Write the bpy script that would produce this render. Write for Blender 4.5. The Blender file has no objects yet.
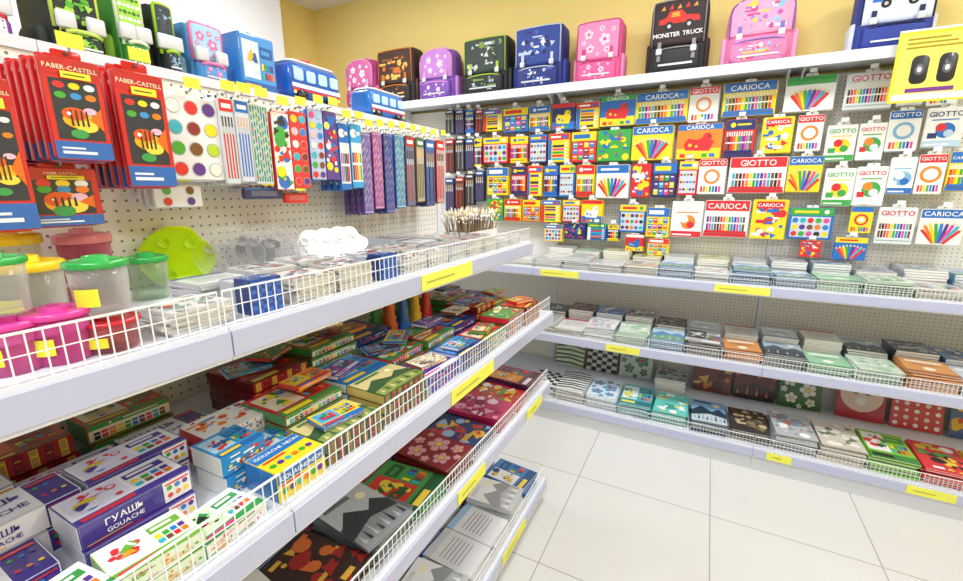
import bpy, math, random
from mathutils import Vector, Matrix
rnd = random.Random(7)
scene = bpy.context.scene
C = scene.collection
PI = math.pi
H = 1.35; TH = math.radians(27.5); PT = math.radians(13.03); F = 432.0
ct, st_, cp, sp = math.cos(TH), math.sin(TH), math.cos(PT), math.sin(PT)
def ray(px, py):
    r = px-481.5; u = 290.5-py; h = F*cp+u*sp; z = -F*sp+u*cp
    return Vector((r*ct-h*st_, r*st_+h*ct, z))
def onX(px, py, X):
    d = ray(px, py); return d*(X/d.x)+Vector((0,0,H))
def onY(px, py, Y):
    d = ray(px, py); return d*(Y/d.y)+Vector((0,0,H))
def onZ(px, py, Z):
    d = ray(px, py); return d*((Z-H)/d.z)+Vector((0,0,H))
# ---------------------------------------------------------------- materials
def s2l(c):
    return c/12.92 if c <= .04045 else ((c+.055)/1.055)**2.4
_cc = {}
def hx(s):
    if s not in _cc:
        t = s.lstrip('#')
        _cc[s] = tuple(s2l(int(t[i:i+2],16)/255) for i in (0,2,4))+(1.0,)
    return _cc[s]
def newmat(name):
    m = bpy.data.materials.new(name); m.use_nodes = True
    nt = m.node_tree; b = nt.nodes['Principled BSDF']; return m, nt, b
def finish(name, rough, noise=.06, coat=0.0, metal=0.0):
    m, nt, b = newmat(name)
    a = nt.nodes.new('ShaderNodeAttribute'); a.attribute_name = 'Col'
    n = nt.nodes.new('ShaderNodeTexNoise'); n.inputs['Scale'].default_value = 25
    tc = nt.nodes.new('ShaderNodeTexCoord'); nt.links.new(tc.outputs['Object'], n.inputs['Vector'])
    mr = nt.nodes.new('ShaderNodeMapRange'); mr.inputs['To Min'].default_value = 1-noise; mr.inputs['To Max'].default_value = 1+noise
    nt.links.new(n.outputs['Fac'], mr.inputs['Value'])
    mx = nt.nodes.new('ShaderNodeVectorMath'); mx.operation = 'SCALE'
    nt.links.new(a.outputs['Color'], mx.inputs[0]); nt.links.new(mr.outputs['Result'], mx.inputs['Scale'])
    nt.links.new(mx.outputs['Vector'], b.inputs['Base Color'])
    b.inputs['Roughness'].default_value = rough; b.inputs['Coat Weight'].default_value = coat; b.inputs['Metallic'].default_value = metal
    b.inputs['Coat Roughness'].default_value = .08
    if coat > .5:   # slightly wrinkled shrink wrap
        n2 = nt.nodes.new('ShaderNodeTexNoise'); n2.inputs['Scale'].default_value = 30; nt.links.new(tc.outputs['Object'], n2.inputs['Vector'])
        bp = nt.nodes.new('ShaderNodeBump'); bp.inputs['Strength'].default_value = .35; bp.inputs['Distance'].default_value = .004
        nt.links.new(n2.outputs['Fac'], bp.inputs['Height']); nt.links.new(bp.outputs[0], b.inputs['Coat Normal'])
    return m
MATS = {'print': finish('printed_card', .35, .05, .7), 'paper': finish('paper', .8), 'plastic': finish('moulded_plastic', .25, .02, .3),
        'cloth': finish('woven_nylon', .6, .15), 'paint': finish('painted_metal', .35, .02), 'metal': finish('bare_metal', .3, .02, 0, 1.0)}
def clearmat(nm, lo, hi, rough=.1):
    m, nt, b = newmat(nm)
    a = nt.nodes.new('ShaderNodeAttribute'); a.attribute_name = 'Col'
    nt.links.new(a.outputs['Color'], b.inputs['Base Color']); b.inputs['Roughness'].default_value = rough
    t = nt.nodes.new('ShaderNodeBsdfTransparent'); nt.links.new(a.outputs['Color'], t.inputs['Color'])
    mx = nt.nodes.new('ShaderNodeMixShader'); lw = nt.nodes.new('ShaderNodeLayerWeight'); lw.inputs['Blend'].default_value = .35
    mr = nt.nodes.new('ShaderNodeMapRange'); mr.inputs['To Min'].default_value = lo; mr.inputs['To Max'].default_value = hi
    nt.links.new(lw.outputs['Facing'], mr.inputs['Value']); nt.links.new(mr.outputs['Result'], mx.inputs['Fac'])
    nt.links.new(t.outputs[0], mx.inputs[1]); nt.links.new(b.outputs[0], mx.inputs[2])
    nt.links.new(mx.outputs[0], nt.nodes['Material Output'].inputs['Surface']); return m
MATS['clear'] = clearmat('clear_plastic', .05, .5, .06); MATS['tint'] = clearmat('tinted_plastic', .4, .9, .15)
def pegmat():
    m, nt, b = newmat('perforated_steel')
    tc = nt.nodes.new('ShaderNodeTexCoord'); sx = nt.nodes.new('ShaderNodeSeparateXYZ'); nt.links.new(tc.outputs['Object'], sx.inputs[0])
    def M(op, a, b2=None):
        n = nt.nodes.new('ShaderNodeMath'); n.operation = op
        for i, v in enumerate((a, b2)):
            if v is None: continue
            if isinstance(v, (int, float)): n.inputs[i].default_value = v
            else: nt.links.new(v, n.inputs[i])
        return n.outputs[0]
    S = .02
    def cell(o): return M('SUBTRACT', M('FRACT', M('DIVIDE', M('ADD', o, 10.0), S)), .5)
    x = cell(sx.outputs['X']); z = cell(sx.outputs['Z'])
    d = M('SQRT', M('ADD', M('MULTIPLY', x, x), M('MULTIPLY', z, z)))
    f = M('LESS_THAN', d, .13)
    mx = nt.nodes.new('ShaderNodeMix'); mx.data_type = 'RGBA'
    nt.links.new(f, mx.inputs['Factor']); mx.inputs['A'].default_value = hx('#ebe8df'); mx.inputs['B'].default_value = hx('#7b756a')
    nt.links.new(mx.outputs['Result'], b.inputs['Base Color']); b.inputs['Roughness'].default_value = .45; return m
MATS['peg'] = pegmat()
def wallmat(name, col, rough=.85):
    m, nt, b = newmat(name)
    n = nt.nodes.new('ShaderNodeTexNoise'); n.inputs['Scale'].default_value = 3
    cr = nt.nodes.new('ShaderNodeValToRGB'); c = hx(col)
    cr.color_ramp.elements[0].color = tuple(v*.96 for v in c[:3])+(1,); cr.color_ramp.elements[1].color = c
    nt.links.new(n.outputs['Fac'], cr.inputs[0]); nt.links.new(cr.outputs[0], b.inputs['Base Color']); b.inputs['Roughness'].default_value = rough
    n2 = nt.nodes.new('ShaderNodeTexNoise'); n2.inputs['Scale'].default_value = 180
    bp = nt.nodes.new('ShaderNodeBump'); bp.inputs['Strength'].default_value = .08
    nt.links.new(n2.outputs['Fac'], bp.inputs['Height']); nt.links.new(bp.outputs[0], b.inputs['Normal']); return m
MATS['yellow'] = wallmat('yellow_wall_paint', '#ffe592'); MATS['white'] = wallmat('white_wall_paint', '#f2f4f7')
def floormat():
    m, nt, b = newmat('cream_floor_tiles')
    tc = nt.nodes.new('ShaderNodeTexCoord'); mp = nt.nodes.new('ShaderNodeMapping'); nt.links.new(tc.outputs['Object'], mp.inputs[0])
    mp.inputs['Location'].default_value = (-.135+.565*10, -1.85+.565*10, 0)
    br = nt.nodes.new('ShaderNodeTexBrick'); nt.links.new(mp.outputs[0], br.inputs['Vector'])
    br.offset = 0; br.squash = 1
    br.inputs['Scale'].default_value = 1; br.inputs['Brick Width'].default_value = .565; br.inputs['Row Height'].default_value = .565
    br.inputs['Mortar Size'].default_value = .0022; br.inputs['Mortar Smooth'].default_value = .2; br.inputs['Bias'].default_value = 0
    br.inputs['Color1'].default_value = hx('#d2d1cf'); br.inputs['Color2'].default_value = hx('#cfcecb'); br.inputs['Mortar'].default_value = hx('#9c9a96')
    nt.links.new(br.outputs['Color'], b.inputs['Base Color']); b.inputs['Roughness'].default_value = .14
    return m
MATS['floor'] = floormat()
def emat(name, col, s):
    m, nt, b = newmat(name); b.inputs['Emission Color'].default_value = hx(col); b.inputs['Emission Strength'].default_value = s; return m
MATS['lamp'] = emat('lamp_diffuser', '#ffffff', 3)
# ---------------------------------------------------------------- text cache (one glyph at a time, even spacing)
_tx = {}; _gl = {}
def glyph(ch):
    if ch in _gl: return _gl[ch]
    cu = bpy.data.curves.new('t', 'FONT'); cu.body = ch; cu.resolution_u = 2; cu.offset = .012
    o = bpy.data.objects.new('t', cu); C.objects.link(o)
    dg = bpy.context.evaluated_depsgraph_get(); me = o.evaluated_get(dg).to_mesh()
    v = [(q.co.x, q.co.y) for q in me.vertices]; f = [tuple(p.vertices) for p in me.polygons]
    o.evaluated_get(dg).to_mesh_clear(); bpy.data.objects.remove(o)
    _gl[ch] = (v, f); return _gl[ch]
def textdata(s):
    if s in _tx: return _tx[s]
    V = []; Fc = []; cur = 0
    for ch in s:
        v, f = glyph(ch)
        if not v: cur += .32; continue
        x0 = min(a for a, b in v); x1 = max(a for a, b in v); n = len(V)
        V += [(a-x0+cur, b) for a, b in v]; Fc += [tuple(n+i for i in q) for q in f]; cur += x1-x0+.07
    x0 = min(a for a, b in V); x1 = max(a for a, b in V); z0 = min(b for a, b in V); z1 = max(b for a, b in V)
    hh = max(z1-z0, .01)
    V = [((a-(x0+x1)/2)/hh, (b-(z0+z1)/2)/hh) for a, b in V]
    _tx[s] = (V, Fc, (x1-x0)/hh); return _tx[s]
# ---------------------------------------------------------------- mesh builder
def rrect(w, d, r, n=3):
    r = min(r, w/2-1e-4, d/2-1e-4); pts = []
    for k, (sx, sy) in enumerate(((1,-1),(1,1),(-1,1),(-1,-1))):
        cx, cy = sx*(w/2-r), sy*(d/2-r)
        for i in range(n+1):
            a = -PI/2+k*PI/2+i*PI/2/n; pts.append((cx+r*math.cos(a), cy+r*math.sin(a)))
    return pts
class MB:
    def __init__(s): s.v=[]; s.f=[]; s.c=[]; s.m=[]; s.sm=[]; s.M=Matrix.Identity(4)
    def add(s, vs, fs, col, mat='print', smooth=False):
        n = len(s.v); M = s.M
        s.v += [tuple(M @ Vector(q)) for q in vs]
        for f in fs:
            s.f.append(tuple(n+i for i in f)); s.c.append(hx(col)); s.m.append(mat); s.sm.append(smooth)
        return s
    def box(s, x0,x1,y0,y1,z0,z1, col, mat='print'):
        vs = [(x0,y0,z0),(x1,y0,z0),(x1,y1,z0),(x0,y1,z0),(x0,y0,z1),(x1,y0,z1),(x1,y1,z1),(x0,y1,z1)]
        fs = [(3,2,1,0),(4,5,6,7),(0,1,5,4),(1,2,6,5),(2,3,7,6),(3,0,4,7)]
        s.add(vs, fs, col, mat); return s
    def loft(s, secs, col, mat='print', smooth=True, cap=True):
        n = len(secs[0]); vs = [q for sec in secs for q in sec]; fs = []
        for k in range(len(secs)-1):
            for i in range(n):
                j = (i+1) % n; fs.append((k*n+i, k*n+j, (k+1)*n+j, (k+1)*n+i))
        if cap: fs += [tuple(range(n))[::-1], tuple((len(secs)-1)*n+i for i in range(n))]
        s.add(vs, fs, col, mat, smooth)
        return s
    def rbox(s, w, d, h, r, e, col, mat='print', z0=0, cx=0, cy=0, top=1.0, n=3):
        lv = [(0, e), (e*.3, e*.3), (e, 0), (h-e, 0), (h-e*.3, e*.3), (h, e)]
        secs = []
        for z, ins in lv:
            k = 1+(top-1)*z/h
            secs.append([(cx+x, cy+y, z0+z) for x, y in rrect((w-2*ins)*k, (d-2*ins)*k, r, n)])
        return s.loft(secs, col, mat)
    def slab(s, w, h, t, r, e, col, mat='print', y=0, cx=0, z0=0, n=3):
        old = s.M; s.M = old @ Matrix.Translation((cx, y, z0+h/2)) @ Matrix.Rotation(PI/2, 4, 'X')
        s.rbox(w, h, t, r, e, col, mat, n=n); s.M = old; return s
    def lathe(s, prof, col, mat='plastic', n=20, cx=0, cy=0, cap=True):
        return s.loft([[(cx+r*math.cos(2*PI*i/n), cy+r*math.sin(2*PI*i/n), z) for i in range(n)] for r, z in prof], col, mat, True, cap)
    def tube(s, pts, r, col, mat='paint', n=5):
        pts = [Vector(p) for p in pts]; secs = []
        for i, p in enumerate(pts):
            d = (pts[min(i+1,len(pts)-1)]-pts[max(i-1,0)]).normalized()
            a = d.cross(Vector((0,0,1))) if abs(d.z) < .9 else d.cross(Vector((1,0,0)))
            a.normalize(); b = d.cross(a)
            secs.append([tuple(p+r*(a*math.cos(2*PI*k/n)+b*math.sin(2*PI*k/n))) for k in range(n)])
        return s.loft(secs, col, mat)
    def rect(s, x0,z0,x1,z1,y,col,mat='print'):
        return s.add([(x0,y,z0),(x1,y,z0),(x1,y,z1),(x0,y,z1)], [(0,1,2,3)], col, mat)
    def disc(s, cx,cz,rx,rz,y,col,mat='print',n=10):
        return s.add([(cx+rx*math.cos(2*PI*i/n), y, cz+rz*math.sin(2*PI*i/n)) for i in range(n)], [tuple(range(n))], col, mat)
    def poly(s, pts, y, col, mat='print'):
        return s.add([(x,y,z) for x,z in pts], [tuple(range(len(pts)))], col, mat)
    def text(s, t, cx, cz, hh, wmax, y, col, mat='print'):
        v, f, w = textdata(t); k = min(hh, wmax/w)
        return s.add([(cx+a*k, y, cz+b*k) for a, b in v], f, col, mat)
    def build(s, name, parent=None):
        me = bpy.data.meshes.new(name); me.from_pydata(s.v, [], s.f)
        names = []
        for m in s.m:
            if m not in names: names.append(m)
        for m in names: me.materials.append(MATS[m])
        idx = {m: i for i, m in enumerate(names)}
        me.polygons.foreach_set('material_index', [idx[m] for m in s.m]); me.polygons.foreach_set('use_smooth', s.sm)
        at = me.color_attributes.new('Col', 'FLOAT_COLOR', 'CORNER'); buf = []
        for f, c in zip(s.f, s.c): buf += list(c)*len(f)
        at.data.foreach_set('color', buf); me.update()
        o = bpy.data.objects.new(name, me); C.objects.link(o)
        if parent: o.parent = parent
        return o
def tag(o, label=None, cat=None, group=None, kind=None):
    if label: o['label'] = label
    if cat: o['category'] = cat
    if group: o['group'] = group
    if kind: o['kind'] = kind
    return o
def thing(name, label, cat, loc=(0,0,0), rz=0, group=None):
    o = bpy.data.objects.new(name, None); C.objects.link(o); o.empty_display_size = .05
    o.location = loc; o.rotation_euler = (0,0,rz); return tag(o, label, cat, group)
def dup(root, loc, rz=None, label=None, group=None):
    kids = {}
    def col(o):
        kids[o.name] = list(o.children)
        for ch in o.children: col(ch)
    def cpy(o, par):
        c = o.copy(); C.objects.link(c)
        if par: c.parent = par
        for ch in kids.get(o.name, []): cpy(ch, c)
        return c
    col(root); r = cpy(root, None); r.location = loc
    if rz is not None: r.rotation_euler = (0,0,rz)
    if label: r['label'] = label
    if group: r['group'] = group
    return r
ORD = ['first','second','third','fourth','fifth','sixth','seventh','eighth','ninth','tenth','eleventh','twelfth','thirteenth','fourteenth','fifteenth','sixteenth','seventeenth','eighteenth','nineteenth','twentieth','twenty-first','twenty-second','twenty-third','twenty-fourth','twenty-fifth']
RAIN = ['#e3232b','#f07d1a','#f8d81c','#3aa935','#1f7fd0','#5a2d91','#e2479a','#2db3c8','#7a4a26','#202024']
# ---------------------------------------------------------------- printed art
def art(mb, stl, w, h, p, txt='', y=0, R=rnd, mat='print'):
    X = lambda a: -w/2+a*w
    def q(x0,z0,x1,z1,c,l): mb.rect(X(x0), z0*h, X(x1), z1*h, y-.0005*l, c, mat)
    def d(cx,cz,r,c,l,n=10): mb.disc(X(cx), cz*h, r*h, r*h, y-.0005*l, c, mat, n)
    if stl != 'none': q(0,0,1,1,p[0],1)
    if stl == 'pens':
        q(0,.72,1,1,p[1],2); q(0,0,1,.09,p[1],2)
        n = max(5, int(w/.012)); n = min(n, 14)
        for i in range(n):
            c = RAIN[(i+int(w*1000)) % len(RAIN)]; a = .05+.9*i/n; b = a+.9/n*.78
            q(a,.12,b,.56,c,2); q(a,.36,b,.4,'#ffffff',3); q(a+.01,.56,b-.01,.68,'#f5f2ea',2)
        if txt: mb.text(txt, 0, h*.85, h*.17, w*.9, y-.0025, p[2], mat)
        else:
            d(.25,.86,.07,p[2],3,8); q(.4,.84,.85,.89,p[2],3)
    elif stl == 'sidepens':
        q(0,.78,1,1,p[1],2); q(0,0,.16,.78,p[3],2)
        for i in range(6):
            z = .06+.115*i; q(.2,z,.78,z+.08,RAIN[(i*3+int(w*500))%10],2); q(.78,z+.015,.92,z+.065,'#f5f2ea',2)
        d(.8,.88,.08,p[3],3,8); q(.1,.85,.6,.92,p[2],3)
    elif stl == 'blocks':
        q(0,.7,1,1,p[1],2); q(.08,.78,.75,.92,p[2] if p[2]!=p[1] else '#ffffff',3)
        for i in range(4):
            for j in range(3):
                a = .07+.225*i; z = .06+.21*j; q(a,z,a+.19,z+.17,RAIN[(i*2+j*3+int(w*300))%9],2); q(a+.03,z+.1,a+.16,z+.13,'#ffffff',3)
    elif stl == 'animal':
        q(0,0,1,.3,p[1],2); q(0,.84,1,1,p[3],2)
        mb.poly([(X(.2),.25*h),(X(.75),.22*h),(X(.85),.5*h),(X(.6),.62*h),(X(.45),.55*h),(X(.25),.6*h),(X(.15),.42*h)], y-.0018, p[2], mat)
        d(.68,.62,.13,p[2],4,10); d(.72,.65,.03,'#101014',5,6); d(.3,.4,.05,p[1],4.5,8); d(.45,.36,.04,p[1],4.5,8)
        for i in range(5): q(.08+.17*i,.04,.08+.17*i+.12,.15,RAIN[i],3)
        if txt: mb.text(txt, 0, h*.915, h*.12, w*.9, y-.003, '#ffffff', mat)
    elif stl == 'case':
        q(0,.76,1,1,p[1],2); q(.05,.05,.95,.72,'#cfd8e4',2)
        for i in range(5):
            for j in range(3): mb.disc(X(.14+.18*i), h*(.16+.22*j), w*.075, w*.075, y-.0016, RAIN[(i*3+j*2+int(w*700))%10], mat, 9)
        q(.1,.84,.66,.92,p[2],3); d(.84,.88,.07,p[3],3,8)
    elif stl == 'fan':
        q(0,.76,1,1,p[1],2)
        n = 9
        for i in range(n):
            a = (i-(n-1)/2)*.17; L = h*.66; t = w*.04; c = RAIN[i % 8]
            bx, bz = math.sin(a)*L*.25, h*.04; dx, dz = math.sin(a), math.cos(a)
            k = min(1, (w/2-.004)/max(.001,abs(bx+dx*L)))
            L *= k
            mb.poly([(bx-dz*t,bz+dx*t),(bx+dz*t,bz-dx*t),(bx+dx*L*.85+dz*t,bz+dz*L*.85-dx*t),(bx+dx*L*.85-dz*t,bz+dz*L*.85+dx*t)], y-.001-.0002*i, c, mat)
            mb.poly([(bx+dx*L*.85-dz*t,bz+dz*L*.85+dx*t),(bx+dx*L*.85+dz*t,bz+dz*L*.85-dx*t),(bx+dx*L,bz+dz*L)], y-.001-.0002*i, '#f0d9a8', mat)
        if txt: mb.text(txt, 0, h*.88, h*.15, w*.9, y-.0025, p[2], mat)
        else: q(.12,.84,.7,.91,p[2],3)
    elif stl == 'ring':
        q(0,.8,1,1,p[1],2); d(.5,.5,.22,p[3],2,14); d(.5,.5,.15,p[0],3,14); d(.5,.5,.09,p[2],4)
        for i in range(7): q(.1+i*.115,.05,.1+i*.115+.085,.22,RAIN[i],2)
        if txt: mb.text(txt, 0, h*.9, h*.13, w*.9, y-.002, p[2] if p[2]!=p[1] else '#ffffff', mat)
    elif stl == 'leafcard':
        q(0,.0,1,.16,p[1],2); d(.55,.42,.2,p[3],2,12); d(.42,.5,.11,p[4 if len(p)>4 else 2],3); d(.64,.34,.1,p[1],3); q(.1,.22,.35,.36,p[2],2.5)
        if txt: mb.text(txt, 0, h*.84, h*.15, w*.9, y-.002, p[2], mat)
        q(.15,.68,.85,.71,p[3],2); q(.06,.04,.7,.08,'#ffffff',3)
    elif stl == 'collage':
        for i in range(30):
            c = R.choice(p[1:]); cx, cz, r = R.uniform(.08,.92), R.uniform(.08,.92), R.uniform(.03,.12)
            r = min(r, .98*min(cx,1-cx)*w/h, cz, 1-cz)
            if i % 3 == 0: q(max(0,cx-r*1.3),max(0,cz-r*.4),min(1,cx+r*1.3),min(1,cz+r*.4),c,1.5+i*.1)
            elif i % 3 == 1: d(cx,cz,r,c,1.5+i*.1,8)
            else:
                a = R.uniform(0,6.28); rr = r*h*1.1; X0 = X(cx)
                pts = [(min(w/2,max(-w/2,X0+rr*math.cos(a+k*2.1))), min(h,max(0,cz*h+rr*math.sin(a+k*2.1)))) for k in range(3)]
                mb.poly(pts, y-.0005*(1.5+i*.1), c, mat)
        if txt:
            q(.1,.78,.9,.96,p[1],5.5); mb.text(txt, 0, h*.87, h*.13, w*.74, y-.0035, '#ffffff', mat)
    elif stl == 'label':
        q(0,.0,1,.2,p[1],2); q(.05,.05,.5,.15,p[3 if len(p)>3 else 2],3); q(.04,.26,.52,.92,p[2],2)
        for i in range(10): d(R.uniform(.1,.46),R.uniform(.34,.84),R.uniform(.03,.1),R.choice(p[1:]),3+i*.2,8)
        for i in range(4):
            a, b = R.uniform(.08,.3), R.uniform(.3,.7); mb.poly([(X(a),b*h),(X(a+.18),(b-.03)*h),(X(a+.12),(b+.16)*h)], y-.0028-.0002*i, R.choice(p[1:]), mat)
        q(.56,.66,.94,.86,p[1],2); q(.59,.72,.85,.8,p[0],3)
        for i in range(8): q(.57+.095*(i%4),.28+.16*(i//4),.64+.095*(i%4),.4+.16*(i//4),RAIN[(i+len(p[1]))%9],3)
    elif stl == 'gouache':
        q(0,0,.72,1,p[1],2); mb.text('ГУАШЬ', X(.36), h*.68, h*.3, w*.62, y-.002, p[2], mat); mb.text('GOUACHE', X(.36), h*.3, h*.2, w*.6, y-.002, p[2], mat)
        for i in range(6): d(.78+.08*(i%3), .3+.36*(i//3), .12 if w>h*2 else .04, RAIN[i], 3, 8)
        q(.74,.82,.98,.9,p[3],3); q(.03,.06,.4,.1,'#e8b020',3)
    elif stl == 'neon':
        q(0,.62,1,1,p[1],2); mb.text('GOUACHE NEON', 0, h*.8, h*.2, w*.9, y-.0022, '#ffffff', mat)
        for i in range(6): d(.12+.15*i, .3, min(.2,.06*w/h), RAIN[(i*2+3)%8], 3, 10)
        q(.06,.5,.5,.57,p[2],2)
    elif stl == 'fish':
        mb.poly([(X(.09),.2*h),(X(.91),.2*h),(X(.91),.8*h),(X(.09),.8*h)], y-.001, '#16263a', mat)
        q(0,0,1,.18,'#1763b5',2); q(.1,.05,.7,.08,'#dfeaf5',3); q(.1,.1,.5,.12,'#dfeaf5',3)
        q(0,.84,1,1,'#c9141f',2); mb.text(txt or 'FABER-CASTELL', 0, h*.915, h*.045, w*.92, y-.0016, '#f4e9c8', mat)
        for i in range(6):
            cx, cz = .24+.26*(i%3), .74-.1*(i//3); mb.disc(X(cx), cz*h, w*.1, w*.07, y-.0015, ['#e3232b','#f8d81c','#f2f2ee','#3aa935','#2a8fd0','#f07d1a'][i], mat, 10)
        for (cx,cz,rx,c) in ((.5,.4,.3,'#f4b01d'),(.42,.46,.22,'#e8541c'),(.6,.34,.2,'#f7d74a'),(.45,.26,.16,'#2f9a50'),(.7,.5,.12,'#e8b8d0')):
            mb.disc(X(cx), cz*h, rx*w, rx*w*.62, y-.002-.001*(.3-rx), c, mat, 14)
        for i in range(4): mb.poly([(X(.34+.09*i),.34*h),(X(.38+.09*i),.34*h),(X(.37+.09*i),.5*h),(X(.34+.09*i),.5*h)], y-.0026, '#1b1b22', mat)
        mb.poly([(X(.68),.42*h),(X(.9),.54*h),(X(.9),.3*h)], y-.0024, '#e86a1c', mat); d(.32,.46,.018,'#ffffff',6)
    elif stl == 'pans':
        nc = 2 if w < .09 else 3; nr = max(2, int(round(nc*h/w*.86))); r = min(w/nc, h/nr)*.42
        for i in range(nc):
            for j in range(nr):
                cx = -w/2+w*(i+.5)/nc; cz = h*(j+.5)/nr
                mb.disc(cx, cz, r, r, y-.001, '#b8bcc2', mat, 12); mb.disc(cx, cz, r*.86, r*.86, y-.0018, (RAIN+['#f4f0e4','#9bd0f0','#8a1f2b','#b8d432','#f5b8c8'])[(i*5+j*3+(j//2)) % 15], mat, 12)
    elif stl == 'stripes':
        n = 7
        for i in range(n):
            q(i/n+.02,.02,(i+.72)/n,.98,p[1+i % (len(p)-1)],2)
            for k in range(9): q(i/n+.03,.06+.1*k+.02*(i%3),(i+.6)/n,.1+.1*k+.02*(i%3),p[0] if (i+k)%3 else RAIN[(i+k)%7],3)
    elif stl == 'brushes':
        q(0,.86,1,1,p[1],2); n = 4
        for i in range(n):
            a = .06+.23*i; q(a+.02,.06,a+.13,.6,p[2] if i%2 else p[1],2); q(a+.01,.6,a+.14,.68,'#c0c4c8',2); q(a+.02,.68,a+.13,.8,p[3],2)
        q(.15,.9,.85,.95,'#ffffff',3)
    elif stl == 'checks':
        for i in range(6):
            for j in range(8):
                if (i+j) % 2: q(i/6,j/8,(i+1)/6,(j+1)/8,p[1],2)
    elif stl == 'zebra':
        for j in range(8):
            z = j/8+.03; o = .02*math.sin(j*2)
            mb.poly([(X(0),z*h),(X(.5),(z+.04+o)*h),(X(1),z*h),(X(1),(z+.05)*h),(X(.5),(z+.1+o)*h),(X(0),(z+.06)*h)], y-.001, p[1], mat)
    elif stl == 'dots':
        for i in range(5):
            for j in range(6): d(.1+.2*i,.1+.16*j,.035 if (i+j)%2 else .05,p[1+(i*2+j)%(len(p)-1)],2,7)
    elif stl == 'land':
        q(0,.5,1,1,p[1],2); mb.poly([(X(0),.45*h),(X(.3),.72*h),(X(.6),.5*h),(X(.8),.66*h),(X(1),.48*h),(X(1),.2*h),(X(0),.2*h)], y-.0014, p[2], mat)
        mb.poly([(X(0),0),(X(1),0),(X(1),.28*h),(X(.5),.38*h),(X(0),.24*h)], y-.002, p[3], mat); d(.75,.8,.07,'#fff4c8',3)
        for i in range(8):
            cx = .06+.12*i; mb.poly([(X(cx),.1*h),(X(cx+.07),.1*h),(X(cx+.035),(.26+.05*(i%3))*h)], y-.0024, p[2] if i%2 else p[1], mat)
        q(.08,.86,.6,.94,p[0],3.5)
    elif stl == 'cover':
        q(.12,.7,.88,.84,p[1],2); q(.2,.58,.8,.6,p[2],2); q(.2,.52,.7,.54,p[2],2); q(.0,.0,1,.12,p[2],2); d(.5,.32,.11,p[1],2,10)
    elif stl == 'ruled':
        for i in range(6): q(.15,.3+.08*i,.85,.315+.08*i,p[1],2)
        q(.0,.85,1,1,p[2],2)
    elif stl == 'face':
        d(.5,.5,.34,p[1],2,16); d(.38,.58,.07,p[2],3); d(.62,.58,.07,p[2],3); d(.5,.38,.09,p[3],3)
    elif stl == 'flower':
        for (cx,cz,r) in ((.25,.7,.1),(.68,.5,.12),(.3,.25,.09),(.75,.18,.07),(.6,.84,.06),(.12,.46,.05),(.9,.78,.05),(.5,.06,.04)):
            rx = min(r, .9*min(cx,1-cx)*w/h/1.7)
            for k in range(5): mb.disc(X(cx)+rx*h*math.cos(k*1.257+cx), cz*h+rx*h*math.sin(k*1.257+cx), rx*h*.6, rx*h*.6, y-.0005*(2+k*.1), p[1], mat, 8)
            d(cx,cz,rx*.45,p[2],4,8)
    elif stl == 'truck':
        d(.3,.42,.12,'#15151a',3,12); d(.72,.42,.12,'#15151a',3,12); d(.3,.42,.05,'#c8c8cc',4); d(.72,.42,.05,'#c8c8cc',4)
        mb.poly([(X(.08),.48*h),(X(.94),.48*h),(X(.92),.62*h),(X(.66),.66*h),(X(.55),.8*h),(X(.3),.8*h),(X(.22),.64*h),(X(.08),.6*h)], y-.0013, p[1], mat)
        mb.poly([(X(.33),.64*h),(X(.52),.64*h),(X(.5),.76*h),(X(.35),.76*h)], y-.002, p[2], mat)
        for i in range(5): mb.poly([(X(.1+.17*i),.84*h),(X(.2+.17*i),.84*h),(X(.17+.17*i),(.95+.03*(i%2))*h)], y-.0015, p[1] if i%2 else p[2], mat)
        if txt: mb.text(txt, 0, h*.2, h*.22, w*1.06, y-.003, p[3], mat)
# ---------------------------------------------------------------- room shell
def struct(name, mb): return tag(mb.build(name), kind='structure')
struct('floor', MB().box(-3.3,3.2,-3,3.12,-.05,0,'#e8e4da','floor'))
struct('ceiling', MB().box(-3.3,3.2,-3,3.12,2.84,2.9,'#ffffff','white'))
struct('wall_back', MB().box(-3.3,3.2,3.0,3.12,0,2.84,'#f7d985','yellow'))
struct('wall_left', MB().box(-3.3,-3.18,-3,3.0,0,2.84,'#f7d985','yellow'))
struct('wall_right', MB().box(3.08,3.2,-3,3.0,0,2.84,'#f7d985','yellow'))
struct('trim_1', MB().box(-3.18,-2.9,.9,2.43,0,2.84,'#ffffff','white'))
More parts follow.
